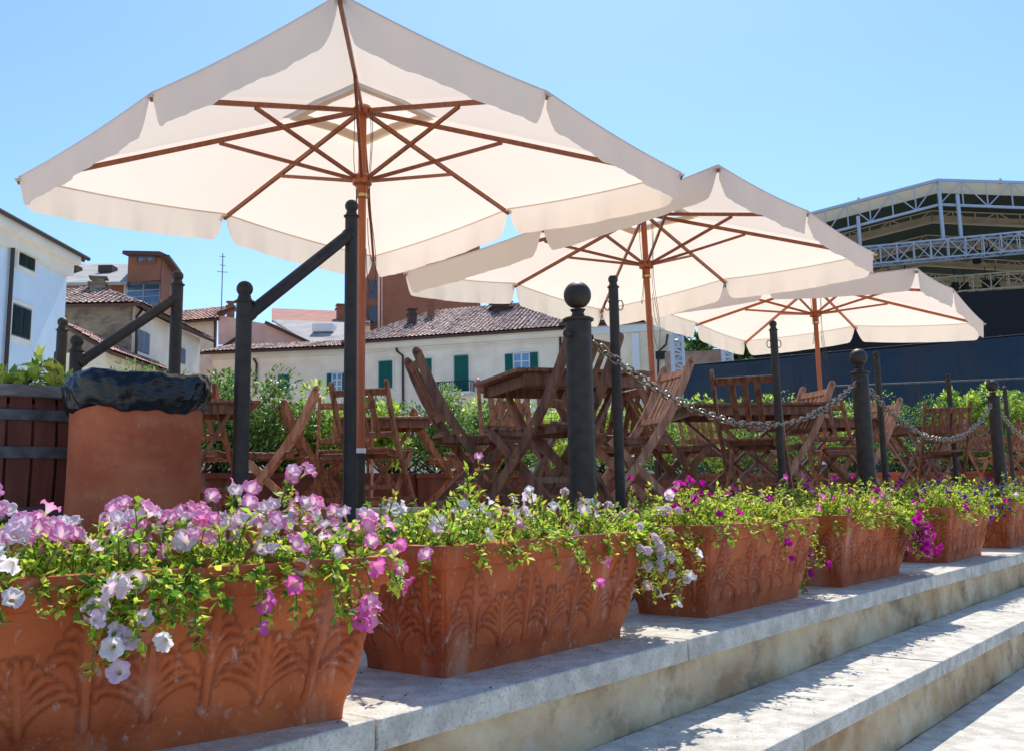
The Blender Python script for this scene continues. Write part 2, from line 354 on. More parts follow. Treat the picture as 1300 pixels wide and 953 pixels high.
def planter_meshes():
    body = MB(); body.tint = []; zl = np.concatenate([np.linspace(0,.05,5), np.linspace(.058,.296,64)])
    for side in range(4):
        Lh, Wh = (PL/2, PW/2) if side % 2 == 0 else (PW/2, PL/2)
        nu = 190 if side % 2 == 0 else 84
        s = np.linspace(-1, 1, nu); P = np.zeros((len(zl), nu, 3))
        for i, z in enumerate(zl):
            o = prof(z); hs = Lh+o; S = s*hs; T = np.full(nu, (z-.05)/.246)
            edge = np.clip((1-np.abs(s))*hs/.03, 0, 1); fade = edge*np.clip((T)/.06,0,1)*np.clip((1-T)/.12,0,1)
            H, G_ = relief(s*Lh, T, Lh*2/(4 if side % 2 == 0 else 1.5)); H = H*fade-.0016*np.clip(G_,0,1)*fade; body.tint.append(1-.42*np.clip(G_,0,1)*fade)  # groove shade painted into the vertex tint so the relief reads
            rc = .008*(1-np.clip((1-np.abs(s))*hs/.012, 0, 1))**2
            y = -(Wh+o+H-rc)
            P[i,:,0] = S*(1-rc/np.maximum(hs,.01)*.8); P[i,:,1] = y; P[i,:,2] = z
        a = side*pi/2; R = np.array([[cos(a),-sin(a),0],[sin(a),cos(a),0],[0,0,1]]); body.grid(P@R.T)
    # underside
    body.add([(-PL/2,-PW/2,.002),(PL/2,-PW/2,.002),(PL/2,PW/2,.002),(-PL/2,PW/2,.002)], [(3,2,1,0)])
    rim = MB(); prf = [(.064,.292),(.073,.295),(.080,.302),(.086,.345),(.082,.355),(.052,.356),(.045,.350),(.040,.22)]
    vs = []; fs = []
    for o, z in prf:
        a, b, r = PL/2+o, PW/2+o, .008
        vs += [(-a+r,-b,z),(a-r,-b,z),(a,-b+r,z),(a,b-r,z),(a-r,b,z),(-a+r,b,z),(-a,b-r,z),(-a,-b+r,z)]
    for i in range(len(prf)-1):
        for j in range(8): fs.append((i*8+j, i*8+(j+1)%8, (i+1)*8+(j+1)%8, (i+1)*8+j))
    rim.add(vs, fs)
    return body, rim
pb, pr = planter_meshes()
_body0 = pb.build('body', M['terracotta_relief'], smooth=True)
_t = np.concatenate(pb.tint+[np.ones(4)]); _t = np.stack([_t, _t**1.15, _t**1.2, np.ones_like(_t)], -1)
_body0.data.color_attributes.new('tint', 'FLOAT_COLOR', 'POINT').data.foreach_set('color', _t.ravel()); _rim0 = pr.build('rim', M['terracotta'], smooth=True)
sm_ = MB(); n_ = 24; PP = np.zeros((n_,n_,3)); gx = np.linspace(-PL/2-.042,PL/2+.042,n_); gy = np.linspace(-PW/2-.042,PW/2+.042,n_)
for i in range(n_):
    for j in range(n_): PP[i,j] = (gx[i],gy[j],.315+.012*sin(gx[i]*23)*cos(gy[j]*31)+rng.normal(0,.003))
sm_.grid(PP); _soil0 = sm_.build('soil', M['soil'], smooth=True)
smg = MB(); smg.box((0,0,.17),(PL+.0,PW+.0,.3))
def planter(base_center, az, label, first=False, group='terracotta planters along the stone ledge'):
    t = thing('terracotta_planter', label, 'planter', base_center, pi/2-az, group)
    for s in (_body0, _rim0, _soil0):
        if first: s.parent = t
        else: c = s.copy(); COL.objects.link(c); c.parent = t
    return t
PLANTERS = []
specs = [(2.012,-1.872),(3.487,-1.862),(4.875,-1.85),(6.735,-1.865),(8.43,-1.85)]
labels = ['nearest whole terracotta planter with leaf relief under pale pink and double white flowers',
 'terracotta planter with magenta flowers standing just right of the pale flowered planter',
 'terracotta planter half covered by a large magenta cascade at its right end',
 'terracotta planter with violet flowers and a sunlit streak on its front',
 'farthest terracotta planter at the right edge with violet flowers']
# nearest, turned a little from the row
azA = radians(52.5); rc = Vector((-.268, 2.262, 0)); a_ = Vector((sin(azA), cos(azA), 0)); b_2 = Vector((cos(azA), -sin(azA), 0))
cA = rc - a_*(PL/2+.086) - b_2*(PW/2+.086); cA.z = LEDGE
PLANTERS.append((planter(cA, azA, 'large terracotta planter cut off by the left edge, nearest of the row', first=True), azA))
for (u, n), lb in zip(specs, labels):
    c = UN(u+PL/2, n-PW/2, LEDGE); PLANTERS.append((planter(c, AZ, lb), AZ))

# ------------------------------------------------------------------ flowers
def petunia_mesh(name, cols, R=.030, seed=0, double=False):
    r = random.Random(seed); nr, na = 9, 40; vs = []; fs = []; cs = []
    outer, inner, throat = [np.array(c) for c in cols]
    layers = [(1., 0., 0.)] if not double else [(1.,0.,0.),(.8,.006,.5),(.6,.011,1.1),(.4,.014,1.6)]
    for (sc, dz, rot) in layers:
        k0 = len(vs); ph = r.uniform(0, 6)
        for i in range(nr):
            q = i/(nr-1); 
            for j in range(na):
                t = 2*pi*j/na+rot
                lobe = 1-.15*(1-abs(cos(2.5*t)))**1.4*q**2
                rr = R*sc*(.12+.88*q**1.15)*lobe
                z = -.030*(1-q)**1.8*sc+dz
                z += q**3*(.0042*sin(5*t+ph)+.0028*sin(11*t+ph*2)+.0018*sin(17*t))*(1 if not double else 1.7) - q**4*.006
                vs.append((rr*cos(t), rr*sin(t), z))
                if q < .3: c = throat*(1-q/.3)+inner*(q/.3)
                else: c = inner*(1-(q-.3)/.7)+outer*((q-.3)/.7)
                c = c*(1-.16*(abs(cos(2.5*t))>.97)*(q>.25)); cs.append((*np.clip(c,0,1), 1))
        for i in range(nr-1):
            for j in range(na): j2 = (j+1)%na; fs.append((k0+i*na+j, k0+i*na+j2, k0+(i+1)*na+j2, k0+(i+1)*na+j))
    # tube and calyx
    k0 = len(vs); g = (.20,.30,.06)
    for i, (rr, z) in enumerate([(R*.13,-.029),(R*.10,-.040),(.0035,-.050),(.0045,-.056),(.0012,-.062)]):
        for j in range(8):
            t = 2*pi*j/8; vs.append((rr*cos(t), rr*sin(t), z)); cs.append((*(throat if i < 2 else g), 1))
    for i in range(4):
        for j in range(8): fs.append((k0+i*8+j, k0+i*8+(j+1)%8, k0+(i+1)*8+(j+1)%8, k0+(i+1)*8+j))
    me = bpy.data.meshes.new(name); me.from_pydata(vs, [], fs); me.update()
    me.polygons.foreach_set('use_smooth', [True]*len(fs)); ca = me.color_attributes.new('tint', 'FLOAT_COLOR', 'POINT')
    ca.data.foreach_set('color', np.array(cs).ravel()); me.materials.append(M['petal']); return me
FM = {
 'white': [petunia_mesh('petunia', ((.96,.90,.92),(.94,.86,.88),(.70,.70,.34)), R=.030+.002*i, seed=i) for i in range(3)],
 'pink': [petunia_mesh('petunia', ((.97,.22,.54),(.97,.62,.80),(.85,.78,.50)), R=.029+.002*i, seed=5+i) for i in range(3)],
 'palepink': [petunia_mesh('petunia', ((.95,.66,.80),(.95,.80,.86),(.60,.50,.30)), R=.030+.002*i, seed=15+i) for i in range(3)],
 'rose': [petunia_mesh('petunia', ((.80,.10,.46),(.86,.26,.58),(.78,.60,.40)), R=.028+.002*i, seed=25+i) for i in range(2)],
 'double': [petunia_mesh('petunia', ((.86,.74,.76),(.84,.70,.72),(.70,.60,.55)), R=.027, seed=35+i, double=True) for i in range(2)],
 'magenta': [petunia_mesh('petunia', ((.75,.015,.38),(.55,.01,.33),(.10,.0,.08)), R=.028+.002*i, seed=45+i) for i in range(2)],
 'violet': [petunia_mesh('petunia', ((.20,.035,.50),(.16,.02,.40),(.06,.01,.12)), R=.024+.002*i, seed=55+i) for i in range(2)],
}
def dry_mesh():
    mb = MB(); mb.tube([(0,0,0),(0.002,0,.010),(.004,.001,.022),(.010,.002,.030)], [.002,.005,.007,.002], 6)
    me = bpy.data.meshes.new('withered_flower'); me.from_pydata(mb.v, [], mb.f); me.materials.append(M['petaldry']); me.update(); return me
DRY = dry_mesh()
LEAFPAL = [(.38,.60,.05),(.72,.84,.10),(.15,.34,.04),(.84,.78,.14),(.50,.24,.07)]

def petunias(planter_t, az, label, palette, nst, nfl, trails, sprigs, seed, zup=(.04,.13), density=1., leafpal=(3,3,2,1,.35), end_spill=0):
    """one planting: many stems rising out of the soil and some trailing over the rim"""
    r = random.Random(seed); loc = planter_t.location+Vector((0,0,PH-.03))
    t = thing('petunia_plant', label, 'plant', loc, pi/2-az, 'petunias growing in the ledge planters')
    P=[];D=[];Nn=[];Ls=[];Ws=[]; stems = MB(); tips = []
    def leafat(p, dirv, size):
        d = Vector((r.gauss(0,1), r.gauss(0,1), r.gauss(.35,.7)))+dirv*.5
        if d.length < .1: d = Vector((0,0,1))
        P.append(p+Vector((r.gauss(0,.003),)*3)); D.append(d.normalized()); n = Vector((r.gauss(0,.6), r.gauss(0,.6), 1)); Nn.append(n); s = size*r.choice((.6,.8,.9,1.,1.1,1.25,1.6))*r.uniform(.85,1.15); Ls.append(s); Ws.append(s*r.uniform(.42,.62))
    def stem(p0, d0, length, droop, leafstep, size, wob=.25, rad=.0016, stepl=.012, floor=None):
        p = p0.copy(); d = d0.normalized(); pts = [p.copy()]; n = max(3, int(length/stepl)); acc = 0
        for i in range(n):
            d = (d+Vector((r.gauss(0,wob), r.gauss(0,wob), r.gauss(0,wob)-droop))*.25).normalized(); p = p+d*stepl
            if floor: p = floor(p)
            pts.append(p.copy()); acc += stepl
            if acc > leafstep: acc = 0; leafat(p, d, size); leafat(p, d, size)
        for _ in range(3): leafat(p, d, size*.8)
        stems.tube(pts, rad, 4, caps=False); return p, d
    hx, hy = PL/2+.05, PW/2+.05
    for i in range(int(nst*2.5*density)):
        x, y = r.uniform(-hx, hx), r.uniform(-hy, hy); h = r.uniform(*zup)*r.choice((.7,1,1,1.25))
        out = Vector((x*.5+r.gauss(0,.35), y*1.6+r.gauss(0,.5), r.uniform(.5,1.6)))
        p, d = stem(Vector((x,y,0)), out, h*1.5, r.uniform(0,.6), .0055, .0178)
        tips.append((p, d))
    # low skirt just over the rim edge
    for i in range(int(nst*.42*density)):
        x = r.uniform(-hx, hx); sgn = -1 if r.random() < .8 else 1
        p, d = stem(Vector((x, sgn*(hy-.02), .01)), Vector((r.gauss(0,.6), sgn*1., .75)), r.choice((.05,.06,.08,.13)), .8, .0065, .020)
    for i in range(int(nst*.22*density)):
        sx = -1 if r.random() < .5 else 1; y = r.uniform(-hy, hy)
        stem(Vector((sx*(hx-.02), y, .01)), Vector((sx, r.gauss(0,.4), .5)), r.uniform(.05,.12), 1.1, .008, .021)
    flowers = []
    tips.sort(key=lambda a: -a[0].z+.25*a[0].y); tips = tips[:max(nfl, int(len(tips)*.5))]; r.shuffle(tips)
    for p, d in tips[:nfl]:
        flowers.append((p+d*.03+Vector((0,0,.02)), (d*.35+Vector((r.gauss(0,.45), -.75+r.gauss(0,.4), .55))), r.choice(palette)))
    def wall(side):
        # keep trailing stems outside the planter body
        def f(p):
            z = p.z+PH-.03; o = prof(max(0, min(.36, z)))+.02
            if p.z < 0.02:
                if side == 'front': p.y = min(p.y, -(PW/2+o)) 
                elif side == 'right': p.x = max(p.x, PL/2+o)
                elif side == 'left': p.x = min(p.x, -(PL/2+o))
            return p
        return f
    for (side, pos, length, count, spread, nf, pal) in trails:
        for k in range(count):
            q = pos+r.uniform(-spread, spread)
            if side == 'front': p0 = Vector((q, -hy, .02)); d0 = Vector((r.gauss(0,.25), -1, .35))
            elif side == 'right': p0 = Vector((hx, q, .02)); d0 = Vector((1, r.gauss(-.3,.3), .35))
            elif side == 'spill': p0 = Vector((hx-r.uniform(0,.10), q, .03)); d0 = Vector((1, r.gauss(-.45,.45), r.uniform(.2,1.1)))
            else: p0 = Vector((-hx, q, .02)); d0 = Vector((-1, r.gauss(0,.3), .35))
            l = length*r.uniform(.55, 1.0) if k else length
            p, d = stem(p0, d0, l, .5 if side == 'spill' else 1.0, .0065, .0205, wob=.42, floor=None if side == 'spill' else wall(side))
            if k < nf:
                o = {'front':Vector((0,-1,0)),'right':Vector((.6,-.6,0)),'spill':Vector((.1,-.8,.2)),'left':Vector((-.5,-.7,0))}[side]
                flowers.append((p+o*.03, o+Vector((r.gauss(0,.75),r.gauss(0,.3),r.uniform(-.5,.9))), r.choice(pal)))
                if r.random() < .6:
                    flowers.append((p+o*.035+Vector((r.gauss(0,.03),r.gauss(0,.01),r.uniform(.03,.08))), o+Vector((r.gauss(0,.8),r.gauss(0,.3),r.uniform(-.5,.9))), r.choice(pal)))
    for (x, y, h, lean, nf, pal) in sprigs:
        p, d = stem(Vector((x,y,0)), Vector((lean, r.gauss(0,.1), 1)), h, -.08, .007, .023, wob=.12, rad=.0024)
        for k in range(nf):
            flowers.append((p+Vector((r.gauss(0,.028) if nf>1 else 0, r.gauss(0,.02), .03+r.uniform(-.015,.015))), Vector((r.gauss(0,.7), -.5+r.gauss(0,.3), .55)), r.choice(pal)))
        for k in range(2):
            q = Vector((x,y,0)).lerp(p, r.uniform(.5,.9)); stem(q, Vector((r.gauss(0,1), r.gauss(0,1), .9)), h*.3, 0, .008, .02)
    n = len(P)
    P_ = np.array([tuple(a) for a in P]); N_n = np.array([tuple(a) for a in Nn]); D_ = np.array([tuple(a) for a in D])
    tt = tints(n, LEAFPAL, leafpal)
    leaves('foliage', P_, D_, N_n, Ls, Ws, tt, M['leaf'], t)
    stems.build('stems', M['stem'], t)
    for p, d, c in flowers:
        me = r.choice(FM[c]); o = bpy.data.objects.new('flower', me); COL.objects.link(o); o.parent = t
        o.location = p; q = d.normalized().to_track_quat('Z', 'Y'); o.rotation_mode = 'QUATERNION'
        o.rotation_quaternion = q @ Matrix.Rotation(r.uniform(0,6.28), 4, 'Z').to_quaternion(); s = r.uniform(.54, .82); o.scale = (s,s,s*r.uniform(.7,1.3)) # = (s, s, s)
    for i in range(int(nst*.22)):
        p, d = r.choice(tips); o = bpy.data.objects.new('withered_flower', DRY); COL.objects.link(o); o.parent = t
        o.location = p+Vector((r.gauss(0,.02), r.gauss(0,.02), r.uniform(-.02,.02))); o.rotation_euler = (r.uniform(-1.5,1.5), r.uniform(-1.5,1.5), r.uniform(0,6)); s = r.uniform(.7,1.2); o.scale = (s,s,s)
    return t

W_, P_k, PP_, RO, DB, MG, VI = 'white', 'pink', 'palepink', 'rose', 'double', 'magenta', 'violet'
petunias(*PLANTERS[0], 'long mass of pink and white petunias in the nearest planter', [P_k,P_k,P_k,PP_,PP_], 250, 120,
  trails=[('front',-.02,.17,24,.085,4,[W_,PP_]), ('front',-.12,.22,7,.03,2,[W_,PP_]), ('front',.22,.15,6,.03,3,[P_k,RO]), ('front',.38,.17,7,.05,3,[RO,P_k]), ('right',-.15,.12,6,.09,5,[P_k,RO]),('front',-.30,.07,6,.1,4,[W_])],
  sprigs=[(.33,.02,.215,.05,5,[P_k,PP_]),(.24,.0,.16,-.1,3,[PP_,P_k]),(.36,-.05,.14,.2,3,[P_k,PP_]),(.15,.02,.11,.1,4,[P_k]),(.06,-.05,.11,0,5,[P_k,PP_]),(.02,.05,.10,-.2,4,[P_k]),(.44,.02,.13,.3,3,[PP_,P_k]),(.10,-.1,.10,0,5,[P_k]),(.50,.05,.12,.1,5,[P_k]),(.53,-.1,.09,.2,5,[P_k,P_k,PP_]),(-.28,-.1,.08,0,5,[W_]),(-.18,-.12,.09,0,4,[W_]),(.0,-.1,.10,0,4,[PP_,P_k])], seed=21, zup=(.035,.085))
petunias(*PLANTERS[1], 'petunias with small pale flowers and double white ones spilling right', [PP_,W_,PP_,P_k], 200, 22,
  trails=[('front',.02,.17,2,.01,1,[RO]), ('front',.44,.20,7,.06,3,[DB]), ('right',-.08,.24,9,.10,4,[DB,DB,PP_]), ('spill',-.05,.26,46,.19,18,[DB,DB,PP_]), ('spill',-.15,.34,22,.10,8,[DB,PP_,W_]), ('front',.40,.16,12,.10,3,[DB])],
  sprigs=[(-.06,.06,.27,-.55,1,[P_k]),(-.045,.06,.22,-.5,0,[P_k]),(-.05,.08,.17,-.5,0,[P_k]),(.22,.0,.15,-.3,1,[W_]),(.30,.0,.15,.1,1,[DB]),(.38,-.05,.11,.2,3,[DB,PP_]),(.12,0,.07,0,3,[PP_]),(-.1,0,.07,0,3,[W_,PP_]),(-.42,0,.10,0,2,[W_]),(.5,0,.10,.4,3,[DB])], seed=22, zup=(.04,.10), leafpal=(3,3,1.5,1.5,1.2))
petunias(*PLANTERS[2], 'petunias with upright magenta flowers on yellow green foliage', [MG,MG,RO], 190, 24,
  trails=[('front',.0,.20,2,.02,2,[MG]), ('right',-.12,.38,6,.04,3,[MG]), ('spill',0,.18,14,.15,3,[MG]), ('left',.0,.08,4,.1,3,[MG])],
  sprigs=[(-.40,.05,.14,-.2,1,[MG]),(-.3,.0,.16,.1,1,[RO]),(-.22,-.05,.12,.2,2,[MG]),(-.45,-.1,.08,-.4,3,[MG]),(-.1,0,.10,.1,1,[RO])], seed=23, zup=(.05,.12), leafpal=(2,5,1,2,.8))
petunias(*PLANTERS[3], 'petunias with a heavy cascade of magenta flowers hanging right', [MG,MG,RO], 190, 28,
  trails=[('front',.30,.20,26,.14,12,[MG]), ('front',.40,.30,30,.07,26,[MG,MG,RO]), ('spill',-.16,.20,30,.10,16,[MG,MG,RO]), ('right',-.10,.30,16,.12,14,[MG,MG,RO]), ('front',-.3,.08,3,.1,0,[MG])],
  sprigs=[(-.2,0,.07,0,2,[MG]),(.1,0,.08,0,2,[MG]),(.45,-.1,.08,0,1,[MG])], seed=24, zup=(.05,.13), leafpal=(3,4,1,2,.8))
petunias(*PLANTERS[4], 'violet petunias with a few magenta blooms at their left end', [VI,VI,VI,MG], 190, 46,
  trails=[('right',-.15,.16,6,.08,5,[VI]), ('front',.3,.06,4,.1,3,[VI]), ('front',-.35,.05,3,.06,3,[MG])],
  sprigs=[(-.45,0,.08,0,2,[MG]),(-.1,0,.10,0,4,[VI]),(.3,0,.09,0,4,[VI])], seed=25, zup=(.06,.15), leafpal=(3,5,1,1.5,.4))
petunias(*PLANTERS[5], 'violet petunias in the last planter at the right edge', [VI,VI,VI,PP_], 190, 44,
  trails=[('left',-.1,.12,5,.08,4,[VI]), ('front',.3,.07,4,.1,2,[VI])],
  sprigs=[(-.2,0,.10,0,4,[VI])], seed=26, zup=(.06,.14), leafpal=(3,5,1,1.5,.4))

# ------------------------------------------------------------------ bollards and posts
def bollard(px, ytop, Y, label):
    top = at(px, ytop, Y); base = Vector((top.x, top.y, LEDGE)); H = top.z-LEDGE
    t = thing('bollard', label, 'bollard', base, 0, 'ball topped bollards carrying the chain')
    mb = MB(); mb.lathe([(.088,0),(.088,.03),(.074,.05),(.062,.10),(.0585,.3),(.056,H-.175)], seg=32); mb.build('post', M['iron'], t, smooth=True)
    mb = MB(); mb.lathe([(.057,H-.176),(.067,H-.172),(.068,H-.164),(.058,H-.158),(.030,H-.152),(.025,H-.135),(.034,H-.122)], seg=32); mb.build('collar', M['iron'], t, smooth=True)
    mb = MB(); r = .0595; mb.lathe([(max(.001,r*sin(a)), H-r-r*cos(a)) for a in np.linspace(.55, pi, 18)], seg=32); mb.build('ball', M['iron'], t, smooth=True)
    for sg in (-1, 1):
        m2 = MB(); d = Vector((Ux,Uy,0))*sg; c = Vector((0,0,H-.235)); m2.tube([c+d*.05, c+d*.085], .012, 10)
        m2.tube([c+d*.085, c+d*.09], .018, 10); m2.build('chain_eye', M['iron'], t, smooth=True)
    return base, H
Bd = [bollard(732.5, 358, 4.12, 'black ball topped bollard in the middle, largest and nearest'),
      bollard(1089, 443, 6.68, 'black ball topped bollard near the magenta flowers, second along the chain'),
      bollard(1259, 482, 9.5, 'black ball topped bollard near the right edge, smallest of three')]
def thin_post(px, ytop, Y, label, rad=.028, base=TERR, rings=True, name='iron_post', group='thin iron posts behind the chain', ballr=None, lean=0):
    top = at(px, ytop, Y); H = top.z-base; b = Vector((top.x, top.y, base)); br = ballr or rad*1.0
    t = thing(name, label, 'post', b, 0, group)
    mb = MB(); mb.lathe([(rad*1.9,0),(rad*1.9,.012),(rad*1.1,.02),(rad,.06),(rad,H-br*2.7)], seg=24); mb.build('shaft', M['iron'], t, smooth=True)
    mb = MB(); mb.lathe([(rad,H-br*2.72),(rad*1.22,H-br*2.68),(rad*1.25,H-br*2.5),(rad,H-br*2.4),(rad*.85,H-br*2.1)]+[(max(.001,br*sin(a)), H-br-br*cos(a)) for a in np.linspace(.8, pi, 12)], seg=24); mb.build('finial', M['iron'], t, smooth=True)
    if rings:
        for sg in (-1,1):
            m2 = MB(); c = Vector((sg*(rad+.008), 0, H-.15)); pts = [c+Vector((.013*cos(a)*sg, .004, .024*sin(a))) for a in np.linspace(0, 2*pi, 15)]
            m2.tube(pts, .0028, 6, caps=False); m2.build('ring', M['iron'], t, smooth=True)
    return b, H
for (px, yt, Y), lb in zip([(778,349,4.6),(981,407,6.1),(1112,445.5,7.68),(1203,474,9.3),(1275,490,11.0)],
    ['thin iron post with small rings just right of the largest bollard', 'thin iron post standing in front of the upright slatted chair', 'thin iron post just right of the second ball topped bollard',
     'thin iron post between the second and third bollard before a slatted chair', 'thin iron post almost hidden behind the third ball topped bollard']):
    thin_post(px, yt, Y, lb, rad=.0238, base=LEDGE)
# handrail posts at the left with their sloping rails
pA = thin_post(446.5, 254, 4.25, 'tall iron post holding the upper end of the nearer sloping handrail', rad=.0285, rings=False, name='handrail_post', group='handrail posts', ballr=.030)
pB = thin_post(311, 357, 3.85, 'thick iron post with ball top at the lower end of the nearer handrail', rad=.0315, rings=False, name='handrail_post', group='handrail posts', ballr=.033)
pC = thin_post(226, 344, 5.3, 'iron post behind the rubbish bin, upper end of farther handrail', rad=.032, rings=False, name='handrail_post', group='handrail posts', ballr=.031)
pD = thin_post(98, 425, 4.9, 'short iron post with ball top behind the rubbish bag, left of sloping rail', rad=.031, rings=False, name='handrail_post', group='handrail posts', ballr=.033)
pE = thin_post(80, 403, 5.9, 'iron post with ball top left of the short one behind the bin', rad=.031, rings=False, name='handrail_post', group='handrail posts', ballr=.031)
for (p, q, lb) in [(at(311.5,403,3.85), at(447,295,4.25), 'sloping iron handrail between tall post and thick post beside umbrella pole'), (at(99,462,4.9), at(224,378,5.3), 'sloping iron handrail rising behind the rubbish bin')]:
    t = thing('handrail', lb, 'handrail', p, 0, 'sloping handrails')
    mb = MB(); mb.tube([p, q], .0265, 20); mb.build('rail', M['iron'], t, smooth=True, world=True)
    d = (q-p).normalized()
    for a, b in ((p, p+d*.035), (q-d*.035, q)):
        m2 = MB(); m2.tube([a, b], .0295, 20); m2.build('socket', M['iron'], t, smooth=True, world=True)

# chains: every link a part
lk = MB()
pts = []
for a in np.linspace(0, 2*pi, 21)[:-1]:
    x = .0180*cos(a); z = .0180*sin(a); y = .013 if sin(a) > 0 else -.013; pts.append(Vector((x, z+y, 0)))
pts.append(pts[0]); lk.tube(pts, .0052, 8, caps=False)
link_me = bpy.data.meshes.new('chain_link'); link_me.from_pydata([tuple(v) for v in lk.v], [], lk.f); link_me.materials.append(M['chain']); link_me.polygons.foreach_set('use_smooth', [True]*len(lk.f)); link_me.update()
def chain(p, q, sag, label, pitch=.050):
    t = thing('chain', label, 'chain', p, 0, 'steel chains hung between the bollards')
    N0 = 400; pts = [p.lerp(q, i/N0)-Vector((0,0,sag*4*(i/N0)*(1-i/N0))) for i in range(N0+1)]
    acc = 0; k = 0; last = pts[0]
    for i in range(1, N0+1):
        acc += (pts[i]-last).length; last = pts[i]
        if acc >= pitch:
            acc = 0; d = (pts[min(i+2,N0)]-pts[i-2]).normalized(); o = bpy.data.objects.new('link', link_me); COL.objects.link(o); o.parent = t
            o.location = pts[i]-p; R = d.to_track_quat('Y', 'Z'); o.rotation_mode = 'QUATERNION'
            tw = (k % 2)*pi/2+.5+random.gauss(0,.35); o.rotation_quaternion = R @ Matrix.Rotation(tw, 4, 'Y').to_quaternion() @ Matrix.Rotation(random.gauss(0,.16), 4, 'Z').to_quaternion(); k += 1
    return t
def eye(i, sg): b, H = Bd[i]; return b+Vector((Ux*sg*.09, Uy*sg*.09, H-.24))
chain(eye(0,1), eye(1,-1), .33, 'heavy steel chain sagging between the nearest and second bollard')
chain(eye(1,1), eye(2,-1), .36, 'steel chain sagging between the second and third bollard')
chain(eye(2,1), eye(2,1)+Vector((Ux*3.3, Uy*3.3, .0)), .33, 'steel chain running out of the picture right of the third bollard')

# ------------------------------------------------------------------ umbrellas
def umbrella(c, zc, th, tilt, cz, lean, label, valance=.21, seed=0, hubh=.416, runh=-.05, colr=0):
    """c: hub position in plan; zc: rim height; cz: extra height of the 8 rim points N,NR,R,FR,F,FL,L,NL"""
    r = random.Random(seed); base = Vector((c[0]-lean[0]*(zc+.13), c[1]-lean[1]*(zc+.13), TERR))
    t = thing('parasol', label, 'parasol', base, 0, 'cream canvas parasols with wooden ribs')
    D = 2.12; offs = [(0,-1),(.5,-.5),(1,0),(.5,.5),(0,1),(-.5,.5),(-1,0),(-.5,-.5)]
    rim = []
    for i, (a, b) in enumerate(offs):
        a *= D; b *= D; A = a*cos(th)-b*sin(th); B = a*sin(th)+b*cos(th)
        rim.append(Vector((c[0]+A, c[1]+B, zc+A*tilt[0]+B*tilt[1]+cz[i]+(.04 if i % 2 else 0))))
    hub = Vector((c[0], c[1], zc+hubh)); apex = hub+Vector((0,0,.055)); run = Vector((c[0], c[1], zc+runh))
    # canopy: eight panels, slack between the ribs
    def surf(i, s, q):   # i panel, s 0..1 across, q 0..1 apex to rim
        e = rim[i].lerp(rim[(i+1)%8], s)+Vector((0,0,.03)); p = apex.lerp(e, q)
        sl = 4*s*(1-s); p = p-Vector((0,0,.022*sl*q**1.5)); return p
    mb = MB()
    for i in range(8):
        P = np.zeros((13, 17, 3)); 
        for a, q in enumerate(np.linspace(.17, 1, 13)):
            for b_, s in enumerate(np.linspace(0, 1, 17)): P[a,b_] = surf(i, s, q)
        mb.grid(P)
    can = mb.build('canopy', M['canvas'], t, smooth=True, world=True)
    cap = MB()
    for i in range(8):
        P = np.zeros((6, 9, 3))
        for a, q in enumerate(np.linspace(0, .235, 6)):
            for b_, s in enumerate(np.linspace(0, 1, 9)): v = surf(i, s, q); P[a,b_] = (v.x, v.y, v.z+.045+.03*(q/.235))
        cap.grid(P)
    cap.build('vent_cap', M['canvas'], t, smooth=True, world=True)
    bd = MB()
    for i in range(8):
        P = np.zeros((2, 9, 3))
        for a, q in enumerate((.168, .222)):
            for b_, s in enumerate(np.linspace(0, 1, 9)): v = surf(i, s, q); P[a,b_] = (v.x, v.y, v.z-.006)
        bd.grid(P)
    bd.build('vent_band', M['canvas_in'], t, smooth=True, world=True)
    # valance: one flap per panel with rounded ends
    for i in range(8):
        vb = MB(); n = 41; P = np.zeros((8, n, 3)); p0, p1 = rim[i], rim[(i+1)%8]; out = ((p0+p1)/2-Vector((c[0],c[1],p0.z))); out.z = 0; out.normalize()
        ph = r.uniform(0,6)
        for b_ in range(n):
            s = b_/(n-1); e = surf(i, s, 1.0); x = min(s, 1-s)*(p1-p0).length
            dep = valance*(1-.55*max(0, 1-x/.10)**2.0)
            ins = .022*max(0, 1-x/.12); sg = 1 if s < .5 else -1; along = (p1-p0).normalized()
            for a in range(8):
                q = a/7; w = q**1.1*(.009*sin(s*17+ph)+.006*sin(s*37+ph*2)+.004*sin(s*83+ph))
                v = e+out*(w+.012*q-.02*q*(1-x/.75)) + along*sg*ins*q*1.3-Vector((0,0,dep*q)); P[a,b_] = v
        vb.grid(P); vb.build('valance', M['canvas'], t, smooth=True, world=True)
        hm = MB(); hm.tube([surf(i, s, .998)-Vector((0,0,.004)) for s in np.linspace(0,1,17)], .0045, 5); hm.build('hem', M['canvas_in'], t, world=True)
    # ribs and struts
    for i in range(8):
        e = rim[i]+Vector((0,0,.005)); d = (Vector((e.x,e.y,0))-Vector((hub.x,hub.y,0))).normalized(); a = hub+d*.05
        L = (e-hub).length; rb = MB(); pp = []
        for q in np.linspace(0, 1, 9): p = a.lerp(e, q); pp.append(p+Vector((0,0,-.012+.0*q)))
        for k in range(8): rb.bar(pp[k], pp[k+1], .019, .028)
        rib = rb.build('rib', M['ribwood' if seed < 3 else 'polewood'], t, world=True)
        jr = .90/L if L > 1.8 else .84/L; j = a.lerp(e, jr)-Vector((0,0,.03)); st = MB(); st.bar(run+d*.05, j, .018, .022); st.build('strut', M['ribwood' if seed < 3 else 'polewood'], rib, world=True)
        tp = MB(); tp.frame(e-d*.02, d, d.cross(Vector((0,0,1))), (0,0,1), .06, .05, .014); tp.build('corner_pocket', M['canvas_in'], rib, world=True)
    ax = lambda z: Vector((base.x+lean[0]*(z-TERR), base.y+lean[1]*(z-TERR), z))
